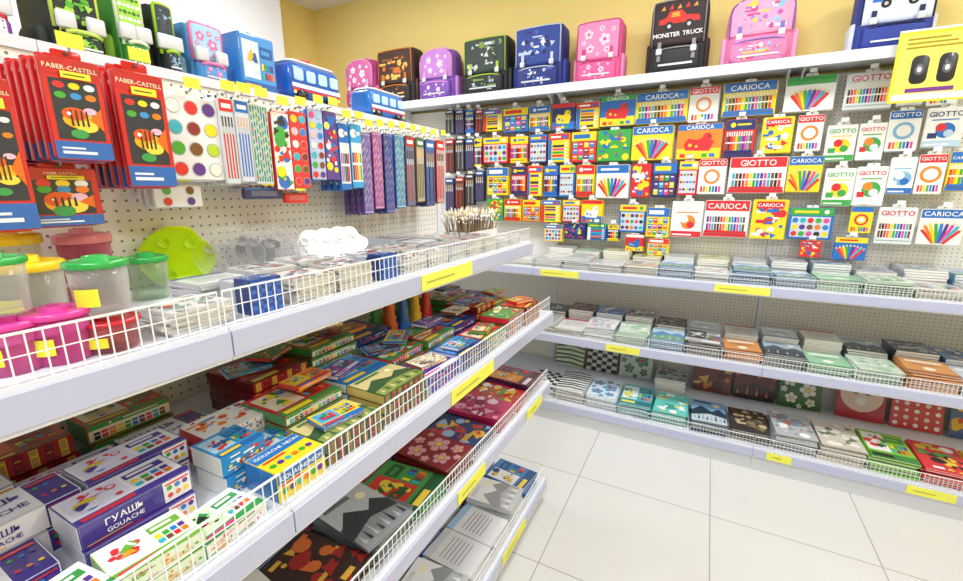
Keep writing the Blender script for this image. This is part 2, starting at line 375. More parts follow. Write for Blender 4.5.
# ---------------------------------------------------------------- shelving
WH = '#e2e5ee'
def guard_mb(x0, x1, y, z0, hg, step=.0145):
    m = MB(); n = int((x1-x0)/step); t = .0007
    for i in range(n+1):
        x = x0+(x1-x0)*i/n; m.box(x-t,x+t,y-t,y+t,z0,z0+hg,'#f4f5f7','paint')
    for z, k in ((z0+.004,1.3), (z0+hg*.55,.9), (z0+hg,1.9)): m.box(x0,x1,y-t*k,y+t*k,z-t*k,z+t*k,'#f4f5f7','paint')
    return m
def tri_bracket(m, x, y1, za, zb_):
    m.add([(x-.0015,-.006,za),(x-.0015,-.006,zb_),(x-.0015,y1,za),(x+.0015,-.006,za),(x+.0015,-.006,zb_),(x+.0015,y1,za)],
          [(0,1,2),(5,4,3),(1,4,5,2),(0,3,4,1),(0,2,5,3)], WH, 'paint'); return m
def shelving(label, loc, rz, L, shelves, ztop, topdeck, tags, dividers=(), lastup=False, toplip=True):
    u = thing('shelving_unit', label, 'shelving unit', loc, rz)
    g = .0006
    MB().box(g,L-g,0,.018,.03,ztop,'#ecebe6','peg').build('pegboard', u)
    for x in (.013,)+((L-.013,) if lastup else ()):
        m = MB(); m.box(x-.012,x+.012,-.006,-.0002,0,ztop,WH,'paint'); m.box(x-.012,x+.012,.0185,.04,0,ztop,WH,'paint'); m.box(x-.012,x+.012,-.006,.04,ztop+.0002,ztop+.008,WH,'paint'); m.build('upright', u)
    for k, (zs, dep, hg) in enumerate(shelves):
        m = MB(); m.box(g,L-g,-dep,-.007,zs-.022,zs,WH,'paint'); m.box(g,L-g,-dep-.004,-dep,zs-.05,zs+.003,WH,'paint')
        sh = m.build('base_shelf' if zs < .2 else 'shelf', u)
        MB().box(g*2,L-g*2,-dep-.009,-dep-.0045,zs-.043,zs-.004,'#bcc0dc','plastic').build('price_strip', sh)
        if hg: guard_mb(.004, L-.004, -dep+.008, zs, hg).build('wire_guard', sh)
        for (kk, a, b) in tags:
            if kk == k:
                m = MB(); m.box(a,b,-dep-.0115,-dep-.0095,zs-.043,zs-.004,'#efee5e','paper')
                m.rect(a+.02,zs-.026,a+(b-a)*.6,zs-.022,-dep-.0125,'#b4b250','paper'); m.build('price_tag', sh)
        for (kk, xs, dd) in dividers:
            if kk == k:
                for x in xs:
                    m = MB()
                    for z in (zs+.01, zs+.055): m.box(x-.0009,x+.0009,-dep+.012,-dep+dd,z-.001,z+.001,'#f0f1f3','paint')
                    for j in range(9): yy = -dep+.012+(dd-.014)*j/8; m.box(x-.0009,x+.0009,yy-.0009,yy+.0009,zs+.001,zs+.055,'#f0f1f3','paint')
                    m.build('wire_divider', sh)
        if zs > .2:
            for x in (.03, L-.03): tri_bracket(MB(), x, -dep*.8, zs-.024, zs-.11).build('bracket', u)
    dep = shelves[-1][1]
    MB().box(g,L-g,-dep+.012,-.008,0,shelves[-1][0]-.03,'#dfe1e6','paint').build('plinth', u)
    y0, y1, zt = topdeck
    m = MB(); m.box(g,L-g,y0,y1,zt-.02,zt,WH,'paint')
    if toplip: m.box(g,L-g,y0-.004,y0,zt-.045,zt+.004,WH,'paint')
    m.build('top_shelf', u)
    if toplip:
        for x in (.03, L-.03): tri_bracket(MB(), x, y0*.9, zt-.022, zt-.12).build('bracket', u)
    return u
RB = 2.95
RZ = (.885, .505, .125); RD = (.45, .55, .66)
rsh = [(RZ[0],RD[0],.05),(RZ[1],RD[1],.05),(RZ[2],RD[2],.055)]
SP = .1786
nx = [SP*(i+.5) for i in range(7)]
dv = [(k, [SP*i for i in (2,4,6)], .2) for k in range(2)]
units = [(-3.165, .97, 'short white wall shelving unit in the far left corner, mostly hidden behind aisle unit'),
        (-2.19, 1.25, 'white wall shelving unit behind the low aisle unit, its top holding small backpacks'),
        (-.94, 1.25, 'white perforated wall shelving unit between the aisle unit and the right one'),
        (.31, 1.25, 'white perforated wall shelving unit at the right of back wall')]
rt = [(0,541,579,274),(0,722,778,291),(1,606,640,349),(2,766,792,455),(2,905,958,489)]
for i, (x0, L, lb) in enumerate(units):
    tg = []
    for (k, a, b, yy) in rt:
        xa = onY(a,yy,RB-RD[k]).x-x0; xb = onY(b,yy,RB-RD[k]).x-x0
        if xa > 0 and xb < L: tg.append((k,xa,xb))
        elif xa < L and xb > 0 and xa > 0: tg.append((k,xa-(xb-L)-.01,L-.005))
    shelving(lb, (x0,RB,0), 0, L, rsh, 1.93, (-.25,.045,1.97), tg, dv if i > 1 else (), i == 3)
LB = -1.05; LE = 1.62
LZ = (1.15,.875,.57,.11); LDp = (.43,.525,.525,.525)
lsh = [(LZ[0],LDp[0],.055),(LZ[1],LDp[1],.06),(LZ[2],LDp[2],.055),(LZ[3],LDp[3],.05)]
lt = [(0,418,469,276),(1,448,490,400),(2,455,482,512),(2,524,538,430),(3,500,522,555)]
for (y0, lb, lu) in ((-.88, 'low white aisle shelving unit nearest the viewer, holding lidded paint pots', False),
        (.37, 'low white aisle shelving unit at the far end, holding brushes', True)):
    tg = []
    for (k, a, b, yy) in lt:
        ya = onX(a,yy,LB+LDp[k]).y-y0; yb = onX(b,yy,LB+LDp[k]).y-y0
        if ya > 0 and yb < 1.25: tg.append((k,ya,yb))
    shelving(lb, (LB,y0,0), PI/2, 1.25, lsh, 1.58, (-.004,.4,1.6), tg, (), lu, False)
# ---------------------------------------------------------------- hanging packs
def hook(y_len, loc, rz, label, group, tg=False):
    h = thing('peg_hook', label, 'hook', loc, rz, group)
    m = MB(); m.tube([(0,0,0),(0,-y_len,0),(0,-y_len-.006,.012)], .0018, '#c9ccd0', 'metal', 4); m.build('prong', h)
    m = MB(); m.box(-.012,.012,-.004,0,-.012,.02,'#d5d8dc','paint'); m.build('backplate', h)
    if tg:
        m = MB(); m.box(-.015,.015,-y_len-.0105,-y_len-.0085,.004,.023,'#f2ec48' if tg == 1 else '#f4f4f4','paper'); m.build('price_ticket', h)
    return h
def pack(name, label, cat, w, h, stl, pal, txt, side, t=.012, R=rnd):
    e = thing(name, label, cat)
    m = MB(); m.slab(w, h*.92, t, min(.006,w*.1), .0012, side, 'print', y=t/2); m.M = Matrix.Translation((0,0,h*.01)); art(m, stl, w*.97, h*.9, pal, txt, -t/2-.0002, R)
    m.build('carton', e)
    m = MB(); m.M = Matrix.Translation((0,0,h*.92-.001)); m.slab(min(w*.5,.05), h*.08, .0016, .004, .0004, side if stl=='fish' else '#f3f3f0', 'plastic', y=.0008); m.disc(0, h*.05, .003, .003, -.0011, '#3a3a3a'); m.build('hang_tab', e)
    if stl == 'pens' and w > .06:
        m = MB(); m.box(-w*.47,w*.47,-t/2-.006,-t/2-.0045,h*.1,h*.16,pal[1],'plastic'); m.build('retaining_band', e)
    if stl == 'fish':
        m = MB(); m.rect(-w*.2,h*.74,w*.3,h*.8,-t/2-.0045,'#f2e63c','paper'); m.rect(-w*.15,h*.765,w*.2,h*.775,-t/2-.0049,'#6a6420','paper'); m.build('price_sticker', e)
    return e
Y_, Rd, Bl, Gn, Wt, Or, Pk, Nv = '#f7dc1c','#e0222b','#1d6fc4','#39a845','#f4f4f0','#f08a1d','#e4589c','#1c2d6b'
PAL = {'yb': [Y_,Bl,Wt,Rd], 'by': [Bl,Y_,Rd,Gn], 'ry': [Rd,Y_,Bl,Wt], 'yr': [Y_,Rd,Wt,Bl], 'w': [Wt,'#dfe9ee',Rd,Gn,Or], 'wg': [Wt,Gn,Gn,Y_,Rd], 'wr':[Wt,Rd,Wt,Or],
       'wb': [Wt,Bl,Wt,'#7fb4de'], 'gy': [Gn,Y_,Rd,Bl], 'bg':[Bl,Gn,Y_,Wt], 'ny':[Nv,Y_,Nv,Rd], 'oy':[Or,Y_,Rd,Bl], 'wB':[Wt,'#bcd8ec',Nv,Bl,Rd],'ro':[Rd,Nv,Y_,Or],'wk':[Wt,'#2a2a2e',Wt,Rd],'nb':[Nv,'#2a70c8',Y_,Rd]}
NAMEC = {'yb':'yellow and blue','by':'blue and yellow','ry':'red and yellow','yr':'yellow and red','w':'white','wg':'white and green','wr':'white and red','wb':'white and blue','gy':'green and yellow','bg':'blue and green','ny':'navy and yellow','oy':'orange and yellow','wB':'pale blue','ro':'red and navy','wk':'dark','nb':'dark blue'}
KIND = {'pens':('marker_pack','marker pack','pen pack'),'fan':('pencil_pack','pencil pack','pencil pack'),'ring':('crayon_pack','crayon pack','crayon pack'),
        'leafcard':('paint_pack','art set','art set'),'collage':('modelling_clay_pack','clay pack','clay pack'),'brushes':('brush_pack','brush set','brush pack'),
        'sidepens':('marker_pack','sideways marker pack','pen pack'),'blocks':('modelling_clay_pack','clay block pack','clay pack'),'animal':('crayon_pack','animal crayon pack','crayon pack'),'case':('chalk_pack','round chalk pack','chalk pack')}
G, K = 'GIOTTO', 'CARIOCA'
rows = [
 [(446,110,454,133,'brushes','wk',''),(456,110,464,133,'brushes','nb',''),(466,110,474,132,'pens','nb',''),(476,110,483,132,'brushes','ro',''),(484,110,502,130,'sidepens','yb',''),(504,108,528,131,'blocks','by',''),(530,106,550,130,'pens','yb',''),(553,103,575,129,'animal','nb',''),(577,102,599,128,'sidepens','yr',''),(601,95,635,125,'animal','by',K),(637,91,687,122,'pens','yb',K),(690,86,718,121,'ring','wr',G),(724,81,775,115,'pens','yb',K),(786,75,834,110,'fan','wg',G),(846,71,893,108,'pens','w',G),(900,70,925,104,'leafcard','w',G),(930,66,960,104,'ring','wg',G)],
 [(446,138,454,172,'brushes','ro',''),(456,138,464,170,'brushes','wk',''),(466,138,474,168,'brushes','nb',''),(475,138,482,166,'pens','ny',''),(484,137,508,162,'case','ry',''),(511,136,528,162,'pens','ry',''),(530,134,547,162,'case','nb',''),(549,133,569,161,'sidepens','yr',''),(572,131,596,161,'blocks','ry',''),(598,129,630,160,'collage','gy',''),(633,125,672,159,'fan','yb',K),(678,123,721,158,'animal','oy',K),(725,118,754,156,'pens','ro',''),(762,116,792,152,'collage','yr',K),(797,114,822,150,'ring','wr',G),(826,124,855,160,'leafcard','wg',G),(858,122,884,159,'leafcard','w',G),(888,109,919,150,'ring','wb',G),(925,106,963,146,'leafcard','wB',G)],
 [(446,177,454,210,'brushes','nb',''),(456,176,464,208,'brushes','ro',''),(466,173,474,204,'brushes','wk',''),(476,170,484,200,'brushes','nb',''),(488,167,508,194,'blocks','yb',''),(512,166,526,195,'pens','ro',''),(528,165,542,195,'sidepens','yr',''),(544,165,558,196,'pens','nb',''),(560,164,574,196,'case','by',''),(577,164,594,196,'pens','yr',''),(597,164,628,197,'fan','wb',''),(632,163,650,196,'collage','ry',''),(653,162,676,196,'blocks','nb',''),(679,160,697,194,'case','ry',''),(699,158,725,193,'ring','wr',G),(730,156,785,192,'pens','wr',G),(788,155,821,191,'fan','yb',K),(824,167,853,205,'leafcard','wg',G),(855,165,885,205,'leafcard','w',G),(889,156,914,193,'leafcard','wb',G),(917,153,944,193,'ring','wr',G),(948,150,975,190,'pens','yb',K)],
 [(488,199,503,219,'collage','gy',''),(505,199,521,220,'pens','yr',''),(523,200,540,220,'blocks','oy',''),(542,200,560,221,'sidepens','yb',''),(563,200,580,221,'case','ry',''),(582,200,602,222,'animal','yb',''),(620,204,645,231,'case','by',''),(647,207,669,236,'blocks','yb',''),(672,200,702,236,'leafcard','wr',G),(705,199,748,236,'pens','wr',K),(752,198,786,238,'collage','yr',K),(789,207,832,238,'case','bg',''),(850,206,872,232,'ring','yb',''),(877,206,914,243,'pens','w',G),(919,208,963,244,'fan','wb',K)],
 [(545,225,562,240,'case','yb',''),(565,224,585,238,'collage','nb',''),(588,224,606,239,'sidepens','bg',''),(608,225,619,240,'pens','ny',''),(626,235,643,250,'animal','ry',''),(648,239,668,254,'blocks','yr',''),(800,241,820,256,'collage','ry',''),(834,237,866,259,'fan','by','')],
]
rowname = ['top','second','third','fourth','lowest']
YP = 2.85
for ri, row in enumerate(rows):
    for i, (x0,y0,x1,y1,stl,pk,txt) in enumerate(row):
        my = (y0+y1)/2; a = onY(x0,my,YP); b = onY(x1,my,YP); zt = onY((x0+x1)/2,y0-2,YP).z; zb = onY((x0+x1)/2,y1+1,YP).z
        w = max(.035,(b.x-a.x)*1.04); h = zt-zb; cx = (a.x+b.x)/2
        nm, ds, cat = KIND[stl]
        lb = f"{NAMEC[pk]} {ds}, {ORD[i]} from left in {rowname[ri]} row of back pegboard"
        bp = {'wk':['#3a3a44','#2a2a2e','#8a8a94','#c8b080'],'nb':['#2a3560','#1d4fa4','#7a3a20','#d0b080'],'ro':['#5a2a30','#c0222b','#3a2a20','#b08050']}.get(pk)
        e = pack(nm, lb, cat, w, h, stl, PAL[pk] if stl != 'brushes' else bp, txt, PAL[pk][0] if stl != 'brushes' else bp[0], .012, random.Random(ri*50+i))
        e.location = (cx, YP, zb); e['group'] = f"{cat}s on the back pegboard"
        dup(e, (cx+.005, YP+.02, zb-.003), 0, f"spare {ds} behind {ORD[i]} pack from left, {rowname[ri]} row", f"spare {cat}s behind the front ones")
        hook(RB-YP+.012, (cx, RB-.0005, zt-h*.03), 0, f"wire hook of {ORD[i]} pack from left in {rowname[ri]} row, back pegboard", 'wire hooks of the back pegboard', 2 if (i*7+ri)%4 else 0)
def lpack(x0,y0,x1,y1,X,name,desc,cat,stl,pal,txt,side,n,step,pos,t=.012):
    my=(y0+y1)/2; a=onX(x0,my,X); b=onX(x1,my,X); zt=onX((x0+x1)/2,y0,X).z; zb=onX((x0+x1)/2,y1,X).z
    w=b.y-a.y; h=zt-zb; cy=(a.y+b.y)/2
    e = pack(name, f"{desc}, {pos}", cat, w, h, stl, pal, txt, side, t, random.Random(x0+y0))
    e.location=(X,cy,zb); e.rotation_euler=(0,0,PI/2+rnd.uniform(-.06,.06)); e['group']=f"{cat}s on the aisle pegboard"
    for k in range(1,n):
        if X-step*k < LB+.012: break
        dup(e,(X-step*k,cy-.002*k,zb-.003*(k%2)),PI/2,f"{desc}, {ORD[k]} on its hook, {pos}",f"{cat}s on the aisle pegboard")
    hook(X-LB+.012,(LB+.0005,cy,zt-h*.03),PI/2,f"wire hook of {desc.split(' with')[0]}, {pos}",'wire hooks of the aisle pegboard',1)
RED='#cf1a24'
FS=['fish',[RED],'FABER-CASTELL',RED]
lpack(-36,64,22,232,-.85,'paint_set','tall red paint set','paint set',*FS,4,.022,'at the left picture edge')
lpack(45,52,103,160,-.85,'paint_set','red paint set with fish','paint set',*FS,7,.02,'middle of upper three')
lpack(118,64,167,187,-.87,'paint_set','red paint set with fish','paint set',*FS,6,.02,'beside the round-pan watercolours')
lpack(24,163,98,226,-.9,'paint_set','wide red paint set','paint set',*FS,4,.02,'below the upper three')
WT='#e9ebee'
lpack(164,90,218,180,-.93,'watercolour_set','white round-pan watercolour tray','watercolour set','pans',[WT],'',WT,4,.02,'right of red paint sets')
lpack(152,183,200,207,-.96,'watercolour_set','small white round-pan watercolour tray','watercolour set','pans',[WT],'',WT,3,.02,'under the large tray')
S=.021
ex=[(221,92,234,184,'brush_pack','red headed brush pack','brush pack','brushes',['#c8d4dc',Rd,'#c03a28','#4a3020'],WT,5),
 (236,94,249,182,'brush_pack','blue headed brush pack','brush pack','brushes',['#d0d4e8',Bl,'#2a6ab0','#d8b080'],WT,5),
 (251,98,268,184,'brush_pack','green striped brush pack','brush pack','stripes',['#d4e0d4','#2f9a3c','#2a70b8'],WT,5),
 (272,106,289,190,'watercolour_set','red pan watercolour pack','watercolour set','collage',[Wt,Rd,Gn,Y_,Bl,'#222222'],Rd,5),
 (290,106,306,188,'watercolour_set','red framed round-pan tray','watercolour set','pans',['#e03038'],Rd,5),
 (308,104,322,180,'watercolour_set','blue framed round-pan tray','watercolour set','pans',['#b8c4e8'],Bl,5),
 (323,106,336,180,'watercolour_set','violet picture watercolour pack','watercolour set','collage',['#5a3a90',Rd,Y_,Bl,Wt],PAL['ny'][0],5),
 (338,118,348,190,'marker_pack','blue edged marker pack','pen pack','pens',['#e7ecf6',Bl,Wt],Bl,4),
 (350,119,360,188,'marker_pack','sky blue marker pack','pen pack','pens',['#d8ecf6','#3aa0d8',Wt],'#3aa0d8',4)]
PU='#4a1f80'
ex+=[(361,126,370,214,'pencil_pack','purple patterned pencil pack','pencil pack','stripes',['#b8a8d8',PU,'#2d3f9f'],PU,4),
 (372,126,381,209,'pencil_pack','pink and violet pencil pack','pencil pack','stripes',['#e0a8d0','#a02f90',PU],'#8a2a7a',4),
 (383,127,392,213,'pencil_pack','navy patterned pencil pack','pencil pack','stripes',['#7a88c8','#1e2f8b','#102060'],Nv,4),
 (394,128,403,208,'pencil_pack','blue and teal pencil pack','pencil pack','stripes',['#a0d0dc','#1a5ab0','#1a8890'],'#2a5ab0',4),
 (405,130,413,206,'brush_pack','grey brush pack','brush pack','brushes',['#6a7490','#c03a30','#8a7a5a','#3a3a3a'],'#4a5470',4),
 (415,132,423,202,'brush_pack','brown handled brush pack','brush pack','brushes',['#b8a890','#2a7a50','#6a3a20','#e0c090'],'#7a5a3a',4),
 (425,134,433,206,'brush_pack','dark handled brush pack','brush pack','brushes',['#4a5a88','#1d6fc4','#25201c','#b89060'],'#2a3a6a',4),
 (435,135,443,203,'brush_pack','red handled brush pack','brush pack','brushes',['#c8a8a8','#e0222b','#b0281c','#2a2a2a'],'#a02820',4)]
for i,(x0,y0,x1,y1,nm,ds,cat,stl,pal,side,n) in enumerate(ex):
    lpack(x0,y0,x1,y1,-.92 if i<9 else -.93,nm,ds,cat,stl,pal,'',side,n,S,f"{ORD[i]} hook right of the large tray")
lpack(243,187,281,199,-.94,'eraser_card','small blue printed card','card','ruled',[Nv,'#dfe6f5',Bl],'',Nv,1,.02,'below the brush packs')
lpack(284,192,306,203,-.94,'eraser_card','small red printed card','card','ruled',[Rd,'#f5dfe0','#a01018'],'',Rd,1,.02,'below the watercolour packs')
# ---------------------------------------------------------------- backpacks
def backpack(label, w, h, d, c1, c2, c3, stl, pal, txt='', boxy=False):
    e = thing('school_backpack', label, 'backpack', group='school backpacks on the top shelves')
    yf = -d*.3; pal = [c2]+list(pal[1:])
    m = MB(); secs = []
    prof = ((0,.9,.85),(.015,.98,.97),(.06,1,1),(.5,1,1),(.82,1,.97),(.9,.97,.9),(.935,.9,.78),(.95,.78,.6)) if boxy else ((0,.86,.8),(.02,.95,.95),(.08,1,1),(.5,1,.98),(.72,.97,.92),(.84,.9,.8),(.91,.76,.6),(.945,.5,.34))
    for z, kw, kd in prof:
        secs.append([(x, y+d*.09+d*.36*(1-kd)*.6, z*h) for x, y in rrect(w*kw, d*.78*kd, w*(.08 if boxy else .14)*kw, 4)])
    m.loft(secs, c1, 'cloth'); m.build('body', e)
    if boxy: ol = [(-w*.46,h*.36),(w*.46,h*.36)]+[(w*.43+math.cos(a)*w*.03, h*.86+math.sin(a)*h*.05) for a in (0,.8,1.57)]+[(w*.2,h*.92),(-w*.2,h*.92)]+[(-w*.43+math.cos(a)*w*.03, h*.86+math.sin(a)*h*.05) for a in (1.57,2.3,3.14)]
    else: ol = [(-w*.45,h*.4),(w*.45,h*.4)]+[(math.cos(a)*w*.45, h*.72+math.sin(a)*h*.19) for a in [PI*i/10 for i in range(11)]]
    m = MB()
    def ring(k, y): cz0 = h*.64; return [(x*k, y, cz0+(z-cz0)*k) for x, z in ol]
    m.loft([ring(1,yf+.03), ring(1,yf), ring(.985,yf-.005), ring(.93,yf-.009)], c2, 'cloth')
    m.M = Matrix.Translation((0,0,h*(.4 if boxy else .44))); art(m, stl, w*(.82 if boxy else .72), h*(.48 if boxy else .4), pal, txt, yf-.0088, random.Random(int(w*9999)), 'cloth'); m.build('flap', e)
    m = MB(); m.slab(w*.84, h*(.3 if boxy else .34), .045, w*(.05 if boxy else .12), .014, c1, 'cloth', y=yf+.016, z0=h*.03, n=4)
    m.M = Matrix.Translation((0,0,h*.05)); art(m, stl if stl != 'truck' else 'none', w*.64, h*.26, [c1]+pal[1:], '', yf-.0284, random.Random(int(w*999)), 'cloth'); pk = m.build('front_pocket', e)
    m = MB(); m.box(-w*.3,w*.3,yf-.033,yf-.0315,h*.1,h*.125,'#d4d8dc','plastic'); m.build('reflective_strip', pk)
    m = MB(); m.tube([(-w*.36,yf-.026,h*.29),(-w*.2,yf-.03,h*.315),(0,yf-.031,h*.32),(w*.2,yf-.03,h*.315),(w*.36,yf-.026,h*.29)], .004, c3, 'plastic'); m.build('zip', pk)
    m = MB(); m.rbox(w*.9,d*.7,h*.05,.02,.004,'#26262a','plastic', cy=d*.05, n=3); m.build('base_panel', e)
    s0, s1, bz = (.16,.4,.24) if txt else (.28,.52,.34); sy = yf-.0165 if not txt else yf-.035
    for s in (-1,1):
        m = MB(); m.box(s*w*.3-.009,s*w*.3+.009,sy,sy+.004,h*s0,h*s1,c3,'cloth'); b = m.build('closing_strap', e)
        m = MB(); m.rbox(.03,.012,.03,.005,.003,'#d8dade' if c3 != '#d8dade' else '#333333','plastic', z0=h*bz, cx=s*w*.3, cy=sy-.0055); m.build('buckle', b)
        m = MB(); m.rbox(.03,d*.52,h*.38,.014,.012,c2,'cloth', z0=h*.05, cx=s*(w*.5+.002), cy=d*.08); m.build('side_pocket', e)
    pts = [(math.cos(a)*w*.17, d*.2, h*.89+math.sin(a)*h*.11) for a in [PI*i/8 for i in range(9)]]
    m = MB(); m.tube(pts, .008, c3, 'cloth', 6); m.build('carry_handle', e)
    m = MB(); rg = ring(.99,yf-.005); m.tube([rg[0]]+rg[:0:-1], .004, c3, 'cloth', 5); m.build('piping', e)
    return e
BK = '#1c1c20'
bags = [
 (338,370,56,'pink school backpack with white flowers, leftmost on the back wall top shelf','#c8408e','#e070b0','#f2b8d8','flower',['#c860a8','#ffffff','#f8d0e8'],''),
 (371,411,46,'black school backpack with orange brown pattern beside the leftmost pink one','#2a2220','#4a3026','#e07a20','collage',['#3b2a22','#d9772a','#8a5a34','#f0c060'],''),
 (413,452,45,'purple school backpack with pink front, third from left on top shelf','#7c4fb0','#c080d0','#ef9ccc','flower',['#8c60c0','#f8d0e8','#fff0a0'],''),
 (458,507,34,'black school backpack with lime trim on the back wall top shelf',BK,'#2c3a30','#a8c838','collage',['#1c2a20','#31424a','#7a9a3a','#1a1a1c','#c8d0d8'],''),
 (510,563,22,'navy blue school backpack with grey piping on the back wall top shelf','#1e2f7a','#2a4296','#c0c8dc','collage',['#1e2f7a','#3f6ac8','#16245c','#b8c4e0','#e8ecf8'],''),
 (572,622,17,'bright pink school backpack with pale flowers and dark pink straps','#e45a98','#f08abb','#c83c7c','flower',['#f293bf','#fbd3e4','#e0407e'],''),
 (646,708,-6,'black school backpack with red flame truck picture',BK,'#2a1214','#8a8a90','truck',['#4a1418','#d8281e','#f0a020','#ffffff'],'MONSTER TRUCK'),
 (722,798,-12,'large pink patterned school backpack between the black and blue ones','#ea7fb2','#f4a3c8','#7c6fc0','collage',['#ee90bd','#fff2f8','#7fc8e8','#f8d040','#e0408a','#b070c8'],''),
 (852,937,-28,'blue and white school backpack with car picture, rightmost on top shelf','#2a3f9c','#dfe8f6','#15204c','truck',['#dfe8f6','#2f6fd8','#101828','#2a3f9c'],''),
]
YB = 2.725
for bi, (x0,x1,yt,lb,c1,c2,c3,stl,pal,txt) in enumerate(bags):
    a = onY(x0,45,YB); b = onY(x1,45,YB); zt = onY((x0+x1)/2,yt,YB+.05).z
    w = (b.x-a.x)*.92; h = (zt-1.97)
    e = backpack(lb, w, h, .2, c1,c2,c3,stl,pal,txt, bi in (1,3,4,5,6,8)); e.location = ((a.x+b.x)/2, YB+.1, 1.9705)
lbags = [
 (-20,30,-30,'white and purple school backpack at the left picture edge','#ece6f2','#8a50b0','#d03048','dots',['#e8e0f0','#c04090','#f0a0c0'],''),
 (66,122,-8,'black school backpack with green blotch pattern on aisle unit','#1c2420','#1f2a20','#c8e060','collage',['#1c2a1c','#6cc030','#a8d84a','#57b02a'],''),
 (132,162,-4,'lime green dotted school backpack on aisle unit','#3f8f35','#a4d84a','#e8f4d0','dots',['#8fc83a','#ffffff','#2f7a2c'],''),
 (170,190,8,'dark charcoal school backpack between green and pale blue ones','#20242a','#333a42','#a0d020','collage',['#20242a','#404a54','#8fb8d8'],''),
 (200,238,28,'pale blue school backpack with pink flowers on aisle unit','#4f98d8','#a8d4f2','#f07ab0','flower',['#9fd0f0','#f07ab0','#ffffff'],''),
]
XB = -1.08
for (x0,x1,yt,lb,c1,c2,c3,stl,pal,txt) in lbags:
    a = onX(x0,60,XB); b = onX(x1,60,XB); zt = onX((x0+x1)/2,yt,XB-.06).z
    w = min((b.y-a.y)*.84, .3); h = max(.1, zt-1.6)
    e = backpack(lb, w, h, .17, c1,c2,c3,stl,pal,txt, True); e.location = (XB-.1, (a.y+b.y)/2, 1.6005); e.rotation_euler = (0,0,PI/2)
a = onX(246,85,XB); b = onX(282,85,XB); zt = onX(264,30,XB).z; w = b.y-a.y; h = (zt-1.6)*.9
e = thing('carry_carton', 'tall sky blue printed carton with white handle on aisle unit top', 'carton', (XB-.05,(a.y+b.y)/2,1.6005), PI/2)
m = MB(); m.rbox(w*.94,.07,h,.006,.003,'#3a88d0','print'); art(m,'label',w*.88,h*.96,['#4a98dc','#1c60a8','#d8eaf8','#f0c040','#ffffff'],'',-.0355,random.Random(3)); m.build('carton_body', e)
m = MB(); m.tube([(math.cos(q)*w*.2,0,h*.99+math.sin(q)*h*.12) for q in [PI*i/8 for i in range(9)]],.004,'#ffffff','plastic',6); m.build('carry_handle', e)
for (x0,x1,yt,lb,c) in [(292,345,58,'larger blue bus-shaped case with red roof light on aisle unit top','#1f62c4'),(371,408,86,'smaller blue bus-shaped case near the far end of aisle unit top','#2a78d0')]:
    a = onX(x0,95,XB); b = onX(x1,95,XB); zt = onX((x0+x1)/2,yt,XB).z; w = (b.y-a.y)*.95; h = zt-1.6
    e = thing('bus_shaped_case', lb, 'toy case', (XB-.06,(a.y+b.y)/2,1.6005), PI/2, 'bus-shaped cases on the aisle unit')
    m = MB(); m.rbox(w,.1,h*.66,.02,.015,c,'plastic',z0=h*.14,n=4); m.rect(-w*.46,h*.3,w*.46,h*.38,-.0506,'#f4f6fa','plastic'); m.rect(-w*.46,h*.24,w*.46,h*.28,-.0506,'#e02830','plastic'); m.build('body', e)
    m = MB(); m.rbox(w*.9,.085,h*.1,.02,.008,'#f0f2f6','plastic',z0=h*.78,n=4); m.build('roof', e)
    m = MB(); m.rbox(w*.2,.03,h*.1,.008,.004,'#e02830','plastic',z0=h*.88); m.build('roof_light', e)
    for k in range(4):
        m = MB(); m.slab(w*.17,h*.24,.003,.006,.0008,'#bfe0f4','plastic',y=-.0498,cx=-w*.34+w*.226*k,z0=h*.44); m.build('window', e)
    for s in (-1,1):
        m = MB(); m.M = Matrix.Translation((s*w*.28,-.035,h*.14)) @ Matrix.Rotation(PI/2,4,'X'); m.lathe([(h*.13,0),(h*.13,.016),(h*.11,.02),(h*.06,.02),(h*.055,.022),(.001,.022)],'#1c1c20','plastic',18)
        m.build('wheel', e)
        m = MB(); m.disc(s*w*.42,h*.2,h*.04,h*.04,-.0512,'#f8e060','plastic',10); m.build('headlamp', e)
# ---------------------------------------------------------------- notebooks
PG = '#f1efe9'
def book_mesh(w, d, t, cov):
    m = MB(); m.box(-w/2+.002,w/2-.002,-d/2+.002,d/2-.002,.0006,t-.0006,PG,'paper')
    m.box(-w/2,w/2,-d/2,d/2,0,.0005,cov); m.box(-w/2,w/2,-d/2,d/2,t-.0005,t,cov); m.box(-w/2-.0004,-w/2+.002,-d/2,d/2,0,t,cov)
    return m
def book_thing(label, cat, group, name, w, d, t, cov, stl, pal, txt='', R=rnd):
    e = thing(name, label, cat, group=group)
    m = MB(); m.box(-w/2+.002,w/2-.002,-d/2+.002,d/2-.002,.0007,t-.0007,PG,'paper'); m.build('pages', e)
    m = MB(); m.box(-w/2,w/2,-d/2,d/2,0,.0005,cov); m.box(-w/2,w/2,-d/2,d/2,t-.0006,t,cov); m.box(-w/2-.0004,-w/2+.0015,-d/2,d/2,0,t,cov)
    m.M = Matrix.Translation((0,-d/2,t)) @ Matrix.Rotation(-PI/2,4,'X'); art(m, stl, w, d, pal, txt, .0003, R); m.build('cover', e)
    return e
protos = {}
